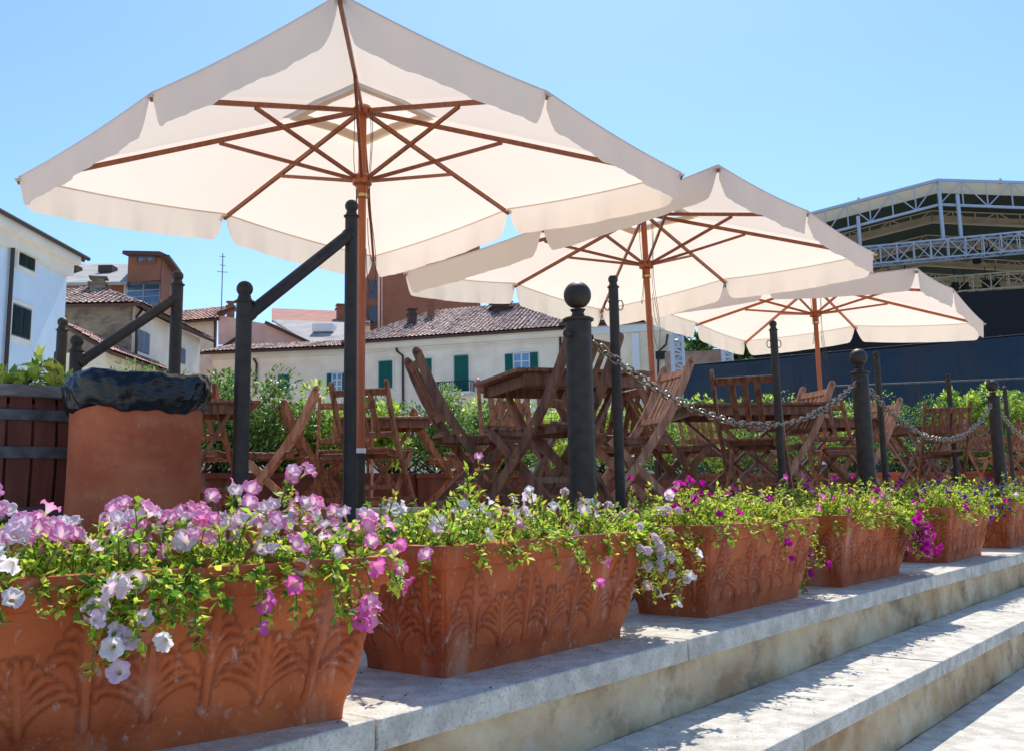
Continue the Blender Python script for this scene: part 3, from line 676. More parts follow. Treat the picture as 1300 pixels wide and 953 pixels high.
    pole = MB(); pole.tube([ax(.27), ax(hub.z+.03)], .026, 24); pole.build('pole', M['polewood'], t, smooth=True, world=True)
    lo = MB(); lo.tube([ax(TERR+.05), ax(.272)], .029, 20); lo.build('base_tube', M['iron'], t, smooth=True, world=True)
    cl = MB(); cl.tube([ax(.262), ax(.292)], .034, 20); cl.build('collar', M['white'], t, smooth=True, world=True)
    bs = MB(); bs.box((base.x,base.y,TERR+.03), (.62,.62,.056), th+pi/4); bs.build('base_plate', M['stone'], t, world=True, bevel=.01)
    h1 = MB(); h1.lathe([(.03,-.035),(.062,-.03),(.066,.01),(.05,.03),(.03,.035)], hub, 20); h1.build('hub', M['polewood'], t, smooth=True, world=True)
    h2 = MB(); h2.lathe([(.028,-.10),(.036,-.095),(.036,-.045),(.062,-.035),(.066,.015),(.05,.03),(.028,.035)], run, 20); h2.build('runner', M['polewood'], t, smooth=True, world=True)
    rg = MB(); rg.lathe([(.030,-.125),(.040,-.122),(.040,-.100),(.030,-.098)], run, 20); rg.build('metal_ring', M['brass'], t, smooth=True, world=True)
    for k in range(3):
        cd = MB(); sx = (-1,1,1)[k]*(.045+.012*k); z0, z1 = (hub.z-.03, run.z-.35-.2*k); pts = []
        for q in np.linspace(0,1,22): pts.append(Vector((hub.x+sx*(1+.45*sin(q*7+k)*q), hub.y-.04+.01*sin(q*9), z0+(z1-z0)*q)))
        for q in np.linspace(0,1,12)[1:]: pts.append(Vector((pts[21].x-sx*.7*sin(q*pi/2), pts[21].y, z1-.02+.25*q*(1-q)*-1+.30*q)))
        cd.tube(pts, .0024, 5); cd.build('cord', M['cord'], t, world=True)
    return t
umbrella((-.949,6.06), 2.066, .108, (.030,-.027), [.0,.0,-.05,.02,.0,.01,-.04,-.01], (0,0), 'largest cream square parasol at the left, its pole behind the tall iron post', seed=1)
umbrella((1.195,8.41), 2.003, .101, (.051,-.033), [.045,.0,-.04,.0,.02,.05,-.03,-.05], (-.018,.0), 'cream square parasol in the middle, overlapping the largest one', seed=2, hubh=.43, runh=-.03)
umbrella((3.506,11.09), 1.984, .154, (-.028,-.011), [.0,.04,-.05,.02,.0,-.02,.05,.04], (0,0), 'smallest cream parasol at the right with bright orange brown pole', seed=3, hubh=.34, runh=.0)

# ------------------------------------------------------------------ folding chairs and tables
def chair_proto(kind):
    w = .192; nsl = 3 if kind == 0 else 5
    t = thing('folding_chair', '', 'chair', (0,0,0))
    wm = M['wood']
    stile = [(-.315,.885),(-.275,.79),(-.225,.68),(-.165,.57),(-.095,.465),(.0,.335),(.11,.195),(.27,.0)]
    for sg in (-1, 1):
        mb = MB(); x = sg*w; mb.strip(stile, .049, min(x, x+sg*.022), max(x, x+sg*.022)); 
        mb.tube([(min(x,x+sg*.022), -.317,.885),(max(x,x+sg*.022), -.317,.885)], .0215, 12)
        mb.build('leg', wm, t, bevel=.003)
    for sg in (-1, 1):
        mb = MB(); x = sg*(w-.026); mb.strip([(.20,.425),(-.02,.21),(-.235,.0)], .045, min(x, x+sg*.021), max(x, x+sg*.021)); mb.build('leg', wm, t, bevel=.003)
    sf = MB()
    for sg in (-1, 1):
        x = sg*(w-.05); sf.strip([(-.165,.428),(.03,.420),(.235,.434)], .042, min(x, x+sg*.02), max(x, x+sg*.02))
    sf.bar((-w+.05,.215,.415), (w-.05,.215,.415), .02, .04); sf.build('seat_frame', wm, t, bevel=.003)
    st = MB(); k = 9
    for i in range(k):
        q = i/(k-1); y = -.165+.40*q; z = .452-.020*sin(q*pi)+(.004 if q > .9 else 0); st.box((0,y,z), (2*w-.045+ (.02 if q>.85 else 0), .036, .014))
    st.build('seat', wm, t, bevel=.003)
    bk = MB(); 
    def bp(y, z, off=0): return y+off, z
    top, low = (-.288,.825), (-.150,.545)
    def rail(c, h):
        n = 8; 
        for i in range(n):
            a = -w+2*w*i/n; b = -w+2*w*(i+1)/n; ca = -.020*(1-(a/w)**2); cb = -.020*(1-(b/w)**2)
            bk.bar((a, c[0]+ca, c[1]), (b, c[0]+cb, c[1]), .020, h, up=(0,-.42,1))
    rail(top, .048); rail(low, .040)
    for i in range(nsl):
        x = (i-(nsl-1)/2)*(.080 if nsl == 3 else .060); cy = -.020*(1-(x/w)**2)
        bk.strip([(top[0]+cy,top[1]-.015),((top[0]+low[0])/2+cy-.004,(top[1]+low[1])/2),(low[0]+cy,low[1]+.012)], .011, x-.019, x+.019)
    bk.build('backrest', wm, t, bevel=.002)
    sr = MB(); sr.bar((-w,.185,.105),(w,.185,.105), .02, .035); sr.bar((-w+.03,-.155,.08),(w-.03,-.155,.08), .02, .035); sr.bar((-w+.03,-.045,.19),(w-.03,-.045,.19), .018, .03); sr.build('stretcher', wm, t, bevel=.002)
    for sg in (-1,1):
        for (y, z) in ((.035,.285),(-.085,.44)):
            b = MB(); x = sg*(w+.022); b.tube([(x-.001*sg,y,z),(x+.003*sg,y,z)], .007, 8); b.build('bolt', M['brass'], t)
    return t
bpy.context.view_layer.update()
protos = [chair_proto(0), chair_proto(1)]; used = [False, False]
def chair(px, Y, facing, kind, label, z=TERR, tip=None, light=False):
    """px, Y: seat centre; facing: azimuth the sitter looks (0 away from the camera, 90 right)"""
    p = at(px, 600, Y)
    o = protos[kind]
    if used[kind]: o = copy_tree(protos[kind])
    used[kind] = True
    o.location = (p.x, p.y, z); o.rotation_euler = (0, 0, -radians(facing))
    if tip: o.rotation_euler = (radians(tip), 0, -radians(facing)); 
    o.scale = (1,1,1); o['label'] = label; o['category'] = 'chair'; o['group'] = 'brown wooden folding chairs on the terrace'
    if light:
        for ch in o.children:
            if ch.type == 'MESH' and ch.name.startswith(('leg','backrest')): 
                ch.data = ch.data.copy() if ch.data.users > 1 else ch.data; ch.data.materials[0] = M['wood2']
    return o
CH = [
 (596,5.4,77,0,'big folding chair seen edge on, leaning back left of the nearest table'),
 (694,4.8,-52,0,'folding chair partly behind the largest bollard, back towards us'),
 (655,6.3,172,1,'folding chair behind the nearest table, its slats seen below the tabletop'),
 (803,5.85,-104,1,'sunlit folding chair facing left under the sagging chain, crossed legs in view'),
 (855,7.1,78,0,'folding chair leaning back just behind the sunlit one near middle parasol pole'),
 (960,6.55,22,0,'upright folding chair with three back slats behind the thin iron post'),
 (996,7.25,-104,1,'folding chair facing left just before the second bollard'),
 (1062,8.3,178,0,'folding chair half hidden behind the second bollard'),
 (1092,8.7,-104,1,'folding chair facing left right of the second bollard'),
 (1198,9.4,8,1,'folding chair seen straight from behind, between second and third bollard'),
 (1190,10.8,-104,0,'folding chair facing left behind the chain near the third bollard'),
 (1262,11.6,175,1,'folding chair with its back to the hedge behind the third bollard'),
 (1290,12.0,-20,1,'folding chair cut by the right edge of the picture'),
 (1160,10.9,95,0,'small folding chair behind the small table, right of the second bollard'),
 (437,7.3,172,0,'folding chair facing us just left of the tall iron post'),
 (343,7.0,-101,1,'folding chair with back tilted right before the hedge, left one of a crossed pair'),
 (405,8.1,70,1,'folding chair facing right, crossing the one left of it'),
 (478,6.9,15,0,'folding chair directly right of the largest parasol pole'),
 (568,9.0,82,1,'low looking folding chair behind the big edge on chair'),
 (612,7.9,-60,1,'folding chair behind the big chair, under the left corner of the nearest table'),
 (262,6.9,10,1,'folding chair under the small table right of the rubbish bin'),
 (905,8.3,176,1,'folding chair behind the second table, only its slats showing'),
 (775,7.4,-15,1,'folding chair seen behind the largest bollard and the thin post'),
]
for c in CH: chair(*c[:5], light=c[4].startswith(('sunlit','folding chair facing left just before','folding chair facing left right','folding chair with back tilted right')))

def table(px, Y, az, L, W, label, H=.745):
    p = at(px, 600, Y); t = thing('wooden_table', label, 'table', (p.x,p.y,TERR), -radians(az), 'wooden folding tables')
    # local y = length
    k = 9; tp = MB()
    for i in range(k): x = -W/2+W*(i+.5)/k; tp.box((x,0,H-.011), (W/k-.006, L-.11, .020))
    for sg in (-1,1):
        tp.box((0,sg*(L/2-.0265),H-.011), (W-.05,.051,.022)); 
    tp.build('tabletop', M['wood'], t, bevel=.003)
    fr = MB()
    for sg in (-1,1): fr.bar((sg*(W/2-.06),-L/2+.05,H-.055),(sg*(W/2-.06),L/2-.05,H-.055), .022, .06); fr.bar((-W/2+.06,sg*(L/2-.075),H-.055),(W/2-.06,sg*(L/2-.075),H-.055), .022, .055)
    fr.build('apron', M['wood'], t, bevel=.002)
    for sg in (-1,1):
        for s2 in (-1,1):
            lg = MB(); x = sg*(W/2-.085-(.024 if s2 > 0 else 0)); lg.bar((x,s2*(L/2-.17),H-.05),(x,-s2*(L/2-.20),.0), .022, .052, up=(1,0,0)); lg.build('leg', M['wood'], t, bevel=.002)
    cr = MB(); cr.bar((-W/2+.08,L/2-.30,.14),(W/2-.08,L/2-.30,.14), .02, .04); cr.bar((-W/2+.08,-L/2+.30,.14),(W/2-.08,-L/2+.30,.14), .02, .04); cr.build('stretcher', M['wood'], t, bevel=.002)
    return t
p1 = (650+.56/5.5*F)
table(714, 5.25, 70, .76, .76, 'nearest wooden table seen from below behind the largest bollard')
table(948, 7.4, 85, 1.15, .8, 'wooden table behind the upright three slat chair')
table(1035, 9.0, 80, 1.1, .75, 'wooden table half hidden behind the second bollard')
table(1168, 10.3, 85, .8, .7, 'small wooden table left of the chair seen from behind')
table(248, 6.35, 70, .75, .62, 'small wooden table sticking out right of the rubbish bin')
table(487, 8.0, 80, .8, .7, 'small wooden table right of the largest parasol pole')
table(1300, 13.0, 85, 1.1, .75, 'wooden table at the far right behind the third bollard')

# ------------------------------------------------------------------ rubbish bin and barrel at the left
Yb = 3.55; pc = at(143, 505, Yb); bz = TERR; zt = pc.z-bz
t = thing('rubbish_bin', 'round terracotta bin with a black bag over its rim behind the pink flowers', 'bin', (pc.x, pc.y+.24, bz))
R0 = .243
mb = MB(); mb.lathe([(R0*1.02,0),(R0*1.02,.02),(R0*1.0,.1),(R0*.99,zt*.6),(R0*1.0,zt+.03),(R0*.94,zt+.03),(R0*.9,.1)], seg=64); mb.build('drum', M['terracotta_pot'], t, smooth=True)
def ridge(x): return 1-2*abs((x/pi) % 1-.5)*2
def bagw(r, z, th, i):
    q = i/26
    w = .35*sin(th*4+1.2+q*2)+.30*(ridge(th*6.0+q*7+sin(th*3)))+.25*ridge(th*11-q*9+2*sin(th*2+1))+.16*ridge(th*23+q*6+sin(th*5)*2)+.22*ridge(q*12+sin(th*3)*1.6+th)
    return r+(.0065+.006*q)*w, z+(.012*sin(th*3+1)+.008*sin(th*7+2)+.003*sin(th*19))*(1-q*.6)
prb = [(1.012,-.040),(1.035,-.034),(1.085,-.012),(1.11,.015),(1.12,.045),(1.115,.07),(1.09,.090),(1.05,.100),(1.00,.103),(.93,.098),(.90,.02)]
xs = np.linspace(0, len(prb)-1, 27); pq = [(R0*float(np.interp(x, range(len(prb)), [a for a,_ in prb])), zt+float(np.interp(x, range(len(prb)), [b for _,b in prb]))) for x in xs]
mb = MB(); mb.lathe(pq, seg=260, wob=bagw); mb.build('bag', M['bag'], t, smooth=True)
# barrel planter
pb_ = at(-45, 500, 3.9); zt = .455+.13
t = thing('barrel_planter', 'dark wooden barrel with grey metal hoops cut by the left edge', 'barrel', (pb_.x, pb_.y+.3, TERR))
mb = MB(); n = 30; Rb = .43
for i in range(n):
    a0, a1 = 2*pi*i/n+.012, 2*pi*(i+1)/n-.012; P = np.zeros((8, 3, 3))
    for a, z in enumerate(np.linspace(0, zt, 8)):
        q = z/zt; rr = Rb*(1+.10*sin(q*pi*.75+.4)-.05)
        for b_, th in enumerate(np.linspace(a0,a1,3)): P[a,b_] = (rr*cos(th), rr*sin(th), z)
    mb.grid(P)
mb.lathe([(Rb*.90,0.0),(Rb*.99,.2),(Rb*1.0,zt-.07)], seg=40); mb.build('staves', M['barrel'], t, smooth=True)
for z0, h in ((zt-.135,.042),(zt-.285,.045),(.06,.05)):
    rr = Rb*(1+.10*sin((z0/zt)*pi*.75+.4)-.05)+.006; m2 = MB(); m2.lathe([(rr,z0),(rr+.004,z0+.002),(rr+.004,z0+h),(rr,z0+h+.002)], seg=48); m2.build('hoop', M['hoop'], t, smooth=True)
m2 = MB(); rr = Rb*1.035; m2.lathe([(rr-.02,zt-.045),(rr+.015,zt-.04),(rr+.015,zt+.005),(rr-.04,zt+.008),(rr-.045,zt-.04)], seg=48); m2.build('rim', M['greywood'], t, smooth=True)
m2 = MB(); m2.lathe([(.01,zt-.055),(Rb*.98,zt-.055),(Rb*.98,zt-.05),(.01,zt-.048)], seg=30); m2.build('soil', M['soil'], t)

# ------------------------------------------------------------------ shrubs
SP_D = [(.075,.16,.03),(.12,.23,.04),(.20,.33,.06),(.04,.09,.022)]
SP_Y = [(.30,.44,.05),(.50,.60,.07),(.16,.29,.04),(.62,.64,.10)]
def shrub(center, size, label, nleaf, leaf, pal, wts, seed, cat='shrub', name='shrub', group='shrubs in the hedge behind the tables', box=True, tips=.0, mat_='shrubleaf'):
    """leaf clumps through an uneven volume, with twigs; center = base on the ground"""
    r = np.random.default_rng(seed); c = Vector(center); sx, sy, sz = size
    t = thing(name, label, cat, c, 0, group); nc = 70
    cl = r.uniform(-1, 1, (nc,3)); cl[:,2] = (cl[:,2]+1)/2
    top = .80+.20*np.sin(cl[:,0]*5+seed)*np.cos(cl[:,1]*4+seed*2)+r.normal(0,.06,nc); cl[:,2] = cl[:,2]**.75*top
    k = 1-.25*np.clip(cl[:,2],0,1)**3; cl[:,0] *= k; cl[:,1] *= k
    cl *= np.array([sx/2, sy/2, sz]); cl[:,2] += .06*sz
    cr = r.uniform(.10,.20,nc)*min(sx, sz)*.9
    i = r.integers(0, nc, nleaf); d = r.normal(0,1,(nleaf,3)); d /= np.linalg.norm(d,axis=1,keepdims=True); rad = cr[i]*r.uniform(.45,1.05,nleaf)**.6
    P = cl[i]+d*rad[:,None]*np.array([1,1,.85]); P[:,2] = np.maximum(P[:,2], .02)
    D = d*.9+r.normal(0,.5,(nleaf,3))+np.array([0,0,.35]); Nn = d*.5+r.normal(0,.5,(nleaf,3))+np.array([0,0,.8])
    Ls = leaf*r.uniform(.6,1.3,nleaf); tt = tints(nleaf, pal, wts, .22)
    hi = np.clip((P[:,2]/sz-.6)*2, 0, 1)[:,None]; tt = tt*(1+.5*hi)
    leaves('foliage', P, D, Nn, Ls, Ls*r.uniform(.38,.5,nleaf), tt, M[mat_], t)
    tw = MB()
    for k in range(26):
        e = cl[k % nc]; b0 = Vector((r.uniform(-.12,.12)*sx, r.uniform(-.1,.1)*sy, 0)); e = Vector(tuple(e)); m_ = b0.lerp(e,.5)+Vector((r.normal()*.04, r.normal()*.04, .05)); tw.tube([b0, m_, e], [.011,.007,.003], 5)
    tw.build('branches', M['bark'], t)
    return t
def trough(p, L, W, H, az, label, tm='terracotta_pot'):
    t = thing('planter_trough', label, 'planter', p, pi/2-az, 'troughs holding the hedge')
    mb = MB(); o = .03
    vs = [(-L/2,-W/2,0),(L/2,-W/2,0),(L/2,W/2,0),(-L/2,W/2,0),(-L/2-o,-W/2-o,H),(L/2+o,-W/2-o,H),(L/2+o,W/2+o,H),(-L/2-o,W/2+o,H)]
    mb.add(vs, [(0,3,2,1),(0,1,5,4),(1,2,6,5),(2,3,7,6),(3,0,4,7)]); mb.build('body', M[tm], t, bevel=.01)
    r = MB(); 
    for s in (-1,1): r.box((0,s*(W/2+o),H-.02),(L+2*o+.05,.04,.05)); r.box((s*(L/2+o),0,H-.0215),(.04,W+2*o-.035,.047))
    r.build('rim', M[tm], t, bevel=.004); s_ = MB(); s_.box((0,0,H-.06),(L+o,W+o,.03)); s_.build('soil', M['soil'], t)
HS = [ # px, Y, z of top (from pixel row), width, kind, leaf
 (185,8.4,455,1.15,'d',.055,'rounded dark green shrub behind the rubbish bin, left end of the hedge'),
 (270,8.2,452,1.2,'d',.055,'dense dark shrub just left of the thick handrail post'),
 (345,8.6,492,1.1,'m',.06,'glossy green shrub right of the thick handrail post'),
 (412,9.0,497,1.1,'y',.075,'bright green large leaved shrub behind the crossed pair of chairs'),
 (500,9.6,487,1.15,'d',.05,'dark shrub between the tall iron post and the big leaning chair'),
 (572,10.0,483,1.3,'d',.05,'shrub under the balcony window, right of the big leaning chair'),
 (640,10.6,496,1.2,'y',.065,'yellow green shrub showing left of the nearest table legs'),
 (708,11.2,500,1.3,'y',.065,'yellow green shrub seen under the nearest tabletop'),
 (775,11.8,497,1.3,'m',.055,'shrub seen between the largest bollard and thin post'),
 (850,12.5,494,1.4,'y',.065,'yellowish shrub behind the sunlit chair'),
 (925,13.2,492,1.5,'m',.06,'shrub seen between the slats of the upright three slat chair'),
 (1000,14.0,486,1.5,'y',.06,'yellow tipped shrub before the blue tarpaulin, left of the orange brown pole'),
 (1072,14.6,484,1.6,'m',.06,'shrub behind the second ball topped bollard'),
 (1150,15.2,483,1.7,'d',.055,'dark green shrub behind the small far table'),
 (1222,15.2,466,.55,'y',.085,'tall bright shrub left of the third bollard'),
 (1292,15.0,466,.8,'y',.085,'tall bright shrub right of the third bollard at the picture edge'),
]
for k, (px, Y, yt, w, kd, lf, lb) in enumerate(HS):
    p = at(px, yt, Y); base = (p.x, p.y+.3, TERR+.34); H = p.z-TERR-.34
    az_h = radians(50) if px < 900 else radians(80)
    dk = px < 990; tx = lb.split(',')[0].split()[:11]
    trough((p.x, p.y+.3, TERR), w*.9, .42, .34, az_h, ('dark wooden trough' if dk else 'terracotta trough')+' under the '+' '.join(tx), 'barrel' if dk else 'terracotta_pot')
    pal, wt = {'d':(SP_D+SP_Y[:1],(4,4,2,2,1)), 'm':(SP_D+SP_Y[:2],(2,4,3,1,2,1)), 'y':(SP_Y+SP_D[1:3],(3,3,2,1.5,1.5,1))}[kd]
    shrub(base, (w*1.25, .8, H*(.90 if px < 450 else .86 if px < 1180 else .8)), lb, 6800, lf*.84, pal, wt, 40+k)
# yellow shrub in the barrel
q = at(28, 466, 4.25); shrub((q.x-.22, q.y+.1, .40), (.85,.7,q.z-.40+.03), 'yellow green shrub growing out of the barrel at the left edge', 1500, .06, SP_Y+[(.55,.50,.06)], (2,4,1,2,3), 90, group='loose shrubs', cat='shrub')
# one dark tree beyond the wall at the right of the cream house
def tree(px, ytop, ybot, Y, wpx, label, seed, nleaf=5200, leaf=.32):
    tp = at(px, ytop, Y); H = tp.z-TERR; w = wpx/F*Y; t = thing('tree', label, 'tree', (tp.x,tp.y,TERR), 0, 'trees beyond the brick wall')
    r = np.random.default_rng(seed); tr = MB(); tr.tube([(0,0,0),(.1,.05,H*.3),(0,0,H*.6),(.1,0,H*.85)], [.28,.22,.13,.05], 9)
    for k in range(9):
        a = k*2.4; h = H*(.3+.05*k); tr.tube([(0,0,h),(cos(a)*w*.2,sin(a)*w*.2,h+.8),(cos(a)*w*.4,sin(a)*w*.4,h+1.2)], [.09,.06,.02], 6)
    tr.build('trunk', M['bark'], t, smooth=True)
    nc = 60; cl = r.normal(0,1,(nc,3)); cl /= np.linalg.norm(cl,axis=1,keepdims=True); cl *= r.uniform(.35,1,(nc,1)); cl = cl*np.array([w/2*.85,w/2*.85,H*.38])+np.array([0,0,H*.58]); cr = r.uniform(.09,.2,nc)*w
    i = r.integers(0,nc,nleaf); d = r.normal(0,1,(nleaf,3)); d /= np.linalg.norm(d,axis=1,keepdims=True); P = cl[i]+d*(cr[i]*r.uniform(.4,1,nleaf))[:,None]
    Ls = leaf*r.uniform(.6,1.3,nleaf); leaves('crown', P, d+r.normal(0,.5,(nleaf,3)), d*.5+r.normal(0,.5,(nleaf,3))+np.array([0,0,.7]), Ls, Ls*.5, tints(nleaf, SP_D, (4,4,2,3)), M['shrubleaf'], t)
    return t
tree(885,405,460,40,70,'dark green tree behind the brick wall, right of the lattice tower',5)
tree(930,418,460,44,60,'darker tree glimpsed under the third parasol beside the pale tower',6)

# ------------------------------------------------------------------ houses
class Wall:
    """a vertical plane through two plan points; window() places openings by their outline on it"""
    def __init__(s, A, B): s.A = Vector((A[0],A[1],0)); s.B = Vector((B[0],B[1],0)); s.d = (s.B-s.A).normalized(); n = Vector((s.d.y,-s.d.x,0)); s.n = n if n.dot(-s.A) > 0 else -n
    def hit(s, px, py):
        d = Vector(ray(px, py)); k = s.A.dot(s.n)/d.dot(s.n); p = d*k; return (p-s.A).dot(s.d), p.z
    def pt(s, a, z, out=0): return Vector((s.A.x+s.d.x*a+s.n.x*out, s.A.y+s.d.y*a+s.n.y*out, z))
    def panel(s, mb, a0, a1, z0, z1, o0, o1): c = s.pt((a0+a1)/2, (z0+z1)/2, (o0+o1)/2); mb.frame(c, s.d, s.n, (0,0,1), abs(a1-a0), abs(o1-o0), abs(z1-z0))
    def window(s, parent, x0, y0, x1, y1, sh=None, closed=True, frame='white', pane='pane', one=None):
        a0, z1 = s.hit(x0, y0); a1, z0 = s.hit(x1, y1); a0, a1 = min(a0,a1), max(a0,a1); w = a1-a0; fw = .09
        fr = MB()
        for (b0,b1,c0,c1) in ((a0-fw-.05,a0-.05,z0-.05,z1+.05),(a1+.05,a1+fw+.05,z0-.05,z1+.05),(a0-fw-.05,a1+fw+.05,z1+.052,z1+.17),(a0-fw-.1,a1+fw+.1,z0-.16,z0-.052)): s.panel(fr, b0,b1,c0,c1, -.02, .07)
        f = fr.build('window', M['cornice'] if frame == 'white' else M[frame], parent, world=True)
        pm = MB(); s.panel(pm, a0,a1,z0,z1, -.01, .02); pm.build('pane', M[pane], f, world=True)
        cas = MB()
        for q in (0,.5,1): c = a0+(a1-a0)*q; s.panel(cas, c-.035, c+.035, z0, z1, .022, .05)
        for q in (0,.33,.66,1): c = z0+(z1-z0)*q; s.panel(cas, a0+.036, a1-.036, c-.025, c+.025, .024, .047)
        if pane == 'pane' and not closed: cas.build('casement', M['white'], f, world=True)
        if sh:
            leafs = [(a0,a0+w*.495),(a1-w*.495,a1)] if closed else ([(a0-w*.52,a0-.03),(a1+.03,a1+w*.52)] if one is None else [(a0-w*.52,a0-.03)])
            for (b0,b1) in leafs:
                m2 = MB(); s.panel(m2, b0,b1,z0,z1, .055,.085)
                nn = 18
                for i in range(nn): zz = z0+(z1-z0)*(i+.5)/nn; m2.frame(s.pt((b0+b1)/2, zz, .095), s.d, (s.n+Vector((0,0,.8))).normalized(), (Vector((0,0,1))-s.n*.8).normalized(), abs(b1-b0)*.82, .012, (z1-z0)/nn*.8)
                m2.build('shutter', M[sh], f, world=True)
        return f
    def pipe(s, parent, pts, r=.06):
        mb = MB(); pp = []
        for (x, y) in pts: a, z = s.hit(x, y); pp.append(s.pt(a, z, .12))
        mb.tube(pp, r, 8); return mb.build('downpipe', M['pipe'], parent, world=True)
def prism(mb, foot, z0, z1):
    n = len(foot); vs = [(x,y,z0) for x,y in foot]+[(x,y,z1) for x,y in foot]
    fs = [(i,(i+1)%n,n+(i+1)%n,n+i) for i in range(n)]+[tuple(range(n,2*n))]
    # consistent outward winding
    ar = sum(foot[i][0]*foot[(i+1)%n][1]-foot[(i+1)%n][0]*foot[i][1] for i in range(n))
    if ar < 0: fs = [f[::-1] for f in fs]
    mb.add(vs, fs)
def tiled(parent, a, b, c, d, m='tiles', name='roof', corr=.05, per=.24):
    """roof slope: a,b = eave ends, c,d = ridge ends (c above b). corrugated clay tiles"""
    a, b, c, d = map(Vector, (a,b,c,d)); W = max((b-a).length,(c-d).length); H = ((d-a).length+(c-b).length)/2
    n = (b-a).cross(d-a).normalized(); n = n if n.z > 0 else -n
    nx = min(1500, max(8, int(W/per*5))); ny = max(2, int(H/.33))
    s = np.linspace(0,1,nx)[None,:,None]; q = np.repeat(np.linspace(0,1,ny+1),2)[1:-1]; steps = np.tile([1.,0.],ny)*.028; q = q[:,None,None]
    A, B, C, D_ = [np.array(v)[None,None,:] for v in (a,b,c,d)]
    P = (A*(1-s)+B*s)*(1-q)+(D_*(1-s)+C*s)*q
    ph = (np.array([(P[i]-np.array(a))@np.array((b-a).normalized()) for i in range(P.shape[0])]))
    h = np.abs(np.sin(ph/per*pi))*corr+steps[:,None]
    h = h+rng.normal(0,.006,h.shape); P = P+h[:,:,None]*np.array(n)[None,None,:]
    uv = np.stack([ph, np.repeat((np.repeat(np.linspace(0,1,ny+1),2)[1:-1])[:,None]*ny*.33, nx, 1)-.001*0], -1).reshape(-1,2)
    mb = MB(); mb.grid(P); o = mb.build(name, M[m], parent, world=True, uv=uv)
    th = MB(); th.add([a-n*.03,b-n*.03,c-n*.03,d-n*.03,a-n*.16,b-n*.16,c-n*.16,d-n*.16], [(0,1,2,3),(7,6,5,4),(0,4,5,1),(1,5,6,2),(2,6,7,3),(3,7,4,0)]); th.build('eaves_board', M['fascia'], o, world=True)
    return o
def chimney(parent, px, py, Y, w, h, m='brown'):
    p = at(px, py, Y); mb = MB(); mb.box((p.x,p.y,p.z-h/2),(w,w,h),.3); mb.box((p.x,p.y,p.z+.03),(w*1.3,w*1.3,.07),.3); mb.box((p.x,p.y,p.z+.16),(w*.8,w*.8,.2),.3); mb.box((p.x,p.y,p.z+.3),(w*1.2,w*1.2,.06),.3); return mb.build('chimney', M[m], parent, world=True)

# -- main cream house
A = at(452,434,50.95); B = at(716,417,47.6); dv = (B-A); dv.z = 0; dv.normalize(); nv = Vector((dv.y,-dv.x,0)); nv = nv if nv.y < 0 else -nv
B2 = A+dv*16.0; ze = (626.5-426)/F*49
hs = thing('house', 'long cream house with green shutters and hipped tile roof in the middle', 'house', (A.x,A.y,TERR))
mb = MB(); C2 = B2-nv*9; D2 = A-nv*9; prism(mb, [(A.x,A.y),(B2.x,B2.y),(C2.x,C2.y),(D2.x,D2.y)], TERR, ze); mb.build('wall', M['cream'], hs, world=True)
wm_ = Wall(A, B2)
for (x0,y0,x1,y1) in [(482,459,498,492),(535,456,548,486),(577.5,452,595,500)]: wm_.window(hs, x0,y0,x1,y1,'shutter')
wm_.window(hs, 652,449,673,478,'shutter',closed=False)
for p in [[(504,438),(505,446),(512.5,452),(513,520)],[(712,420),(712,520)]]: wm_.pipe(hs, p)
cb = MB(); L_w = 16.0; wm_.panel(cb, -.1, L_w+.1, ze-.38, ze-.02, 0, .22); wm_.panel(cb, -.05, L_w+.05, ze-.62, ze-.52, 0, .08); wm_.panel(cb, -.12, L_w+.12, ze-.13, ze-.021, .22, .42); cb.build('cornice', M['cornice'], hs, world=True)
a0,z0 = wm_.hit(560,500); a1,_ = wm_.hit(604,500); _,z1 = wm_.hit(580,486)
bc = MB(); wm_.panel(bc, a0,a1, z0-.12,z0, 0,.8)
bc.build('balcony_slab', M['cornice'], hs, world=True)
bc = MB()
for s_ in np.linspace(a0,a1,16): bc.tube([wm_.pt(s_,z0,.76),wm_.pt(s_,z1,.76)], .018, 5)
for s_ in (a0,a1):
    for o_ in (.15,.35,.55): bc.tube([wm_.pt(s_,z0,o_),wm_.pt(s_,z1,o_)], .018, 5)
bc.tube([wm_.pt(a0,z1,0.05),wm_.pt(a0,z1,.76),wm_.pt(a1,z1,.76),wm_.pt(a1,z1,.05)], .025, 6); bc.build('balcony_railing', M['lampblack'], hs, world=True)
eA, eB, eC, eD = A+nv*.6-dv*.6, B2+nv*.6+dv*.6, C2-nv*.6+dv*.6, D2-nv*.6-dv*.6
for e in (eA,eB,eC,eD): e.z = ze+.05
R1 = at(548,394,50.2+4.4); R2 = at(662,386,48.6+4.2); R1.z = R2.z = (R1.z+R2.z)/2
rf = tiled(hs, eA, eB, R2, R1); tiled(hs, eD, eA, R1, R1+(R1-R2)*.001); tiled(hs, eB, eC, R2, R2+(R1-R2)*.001); tiled(hs, eC, eD, R1, R2)
chimney(rf, 523,400,52.2,.45,2.0,'fascia'); chimney(rf, 547,389,53,.35,1.2,'brown'); chimney(rf, 636,392,52,.9,2.0,'fascia')
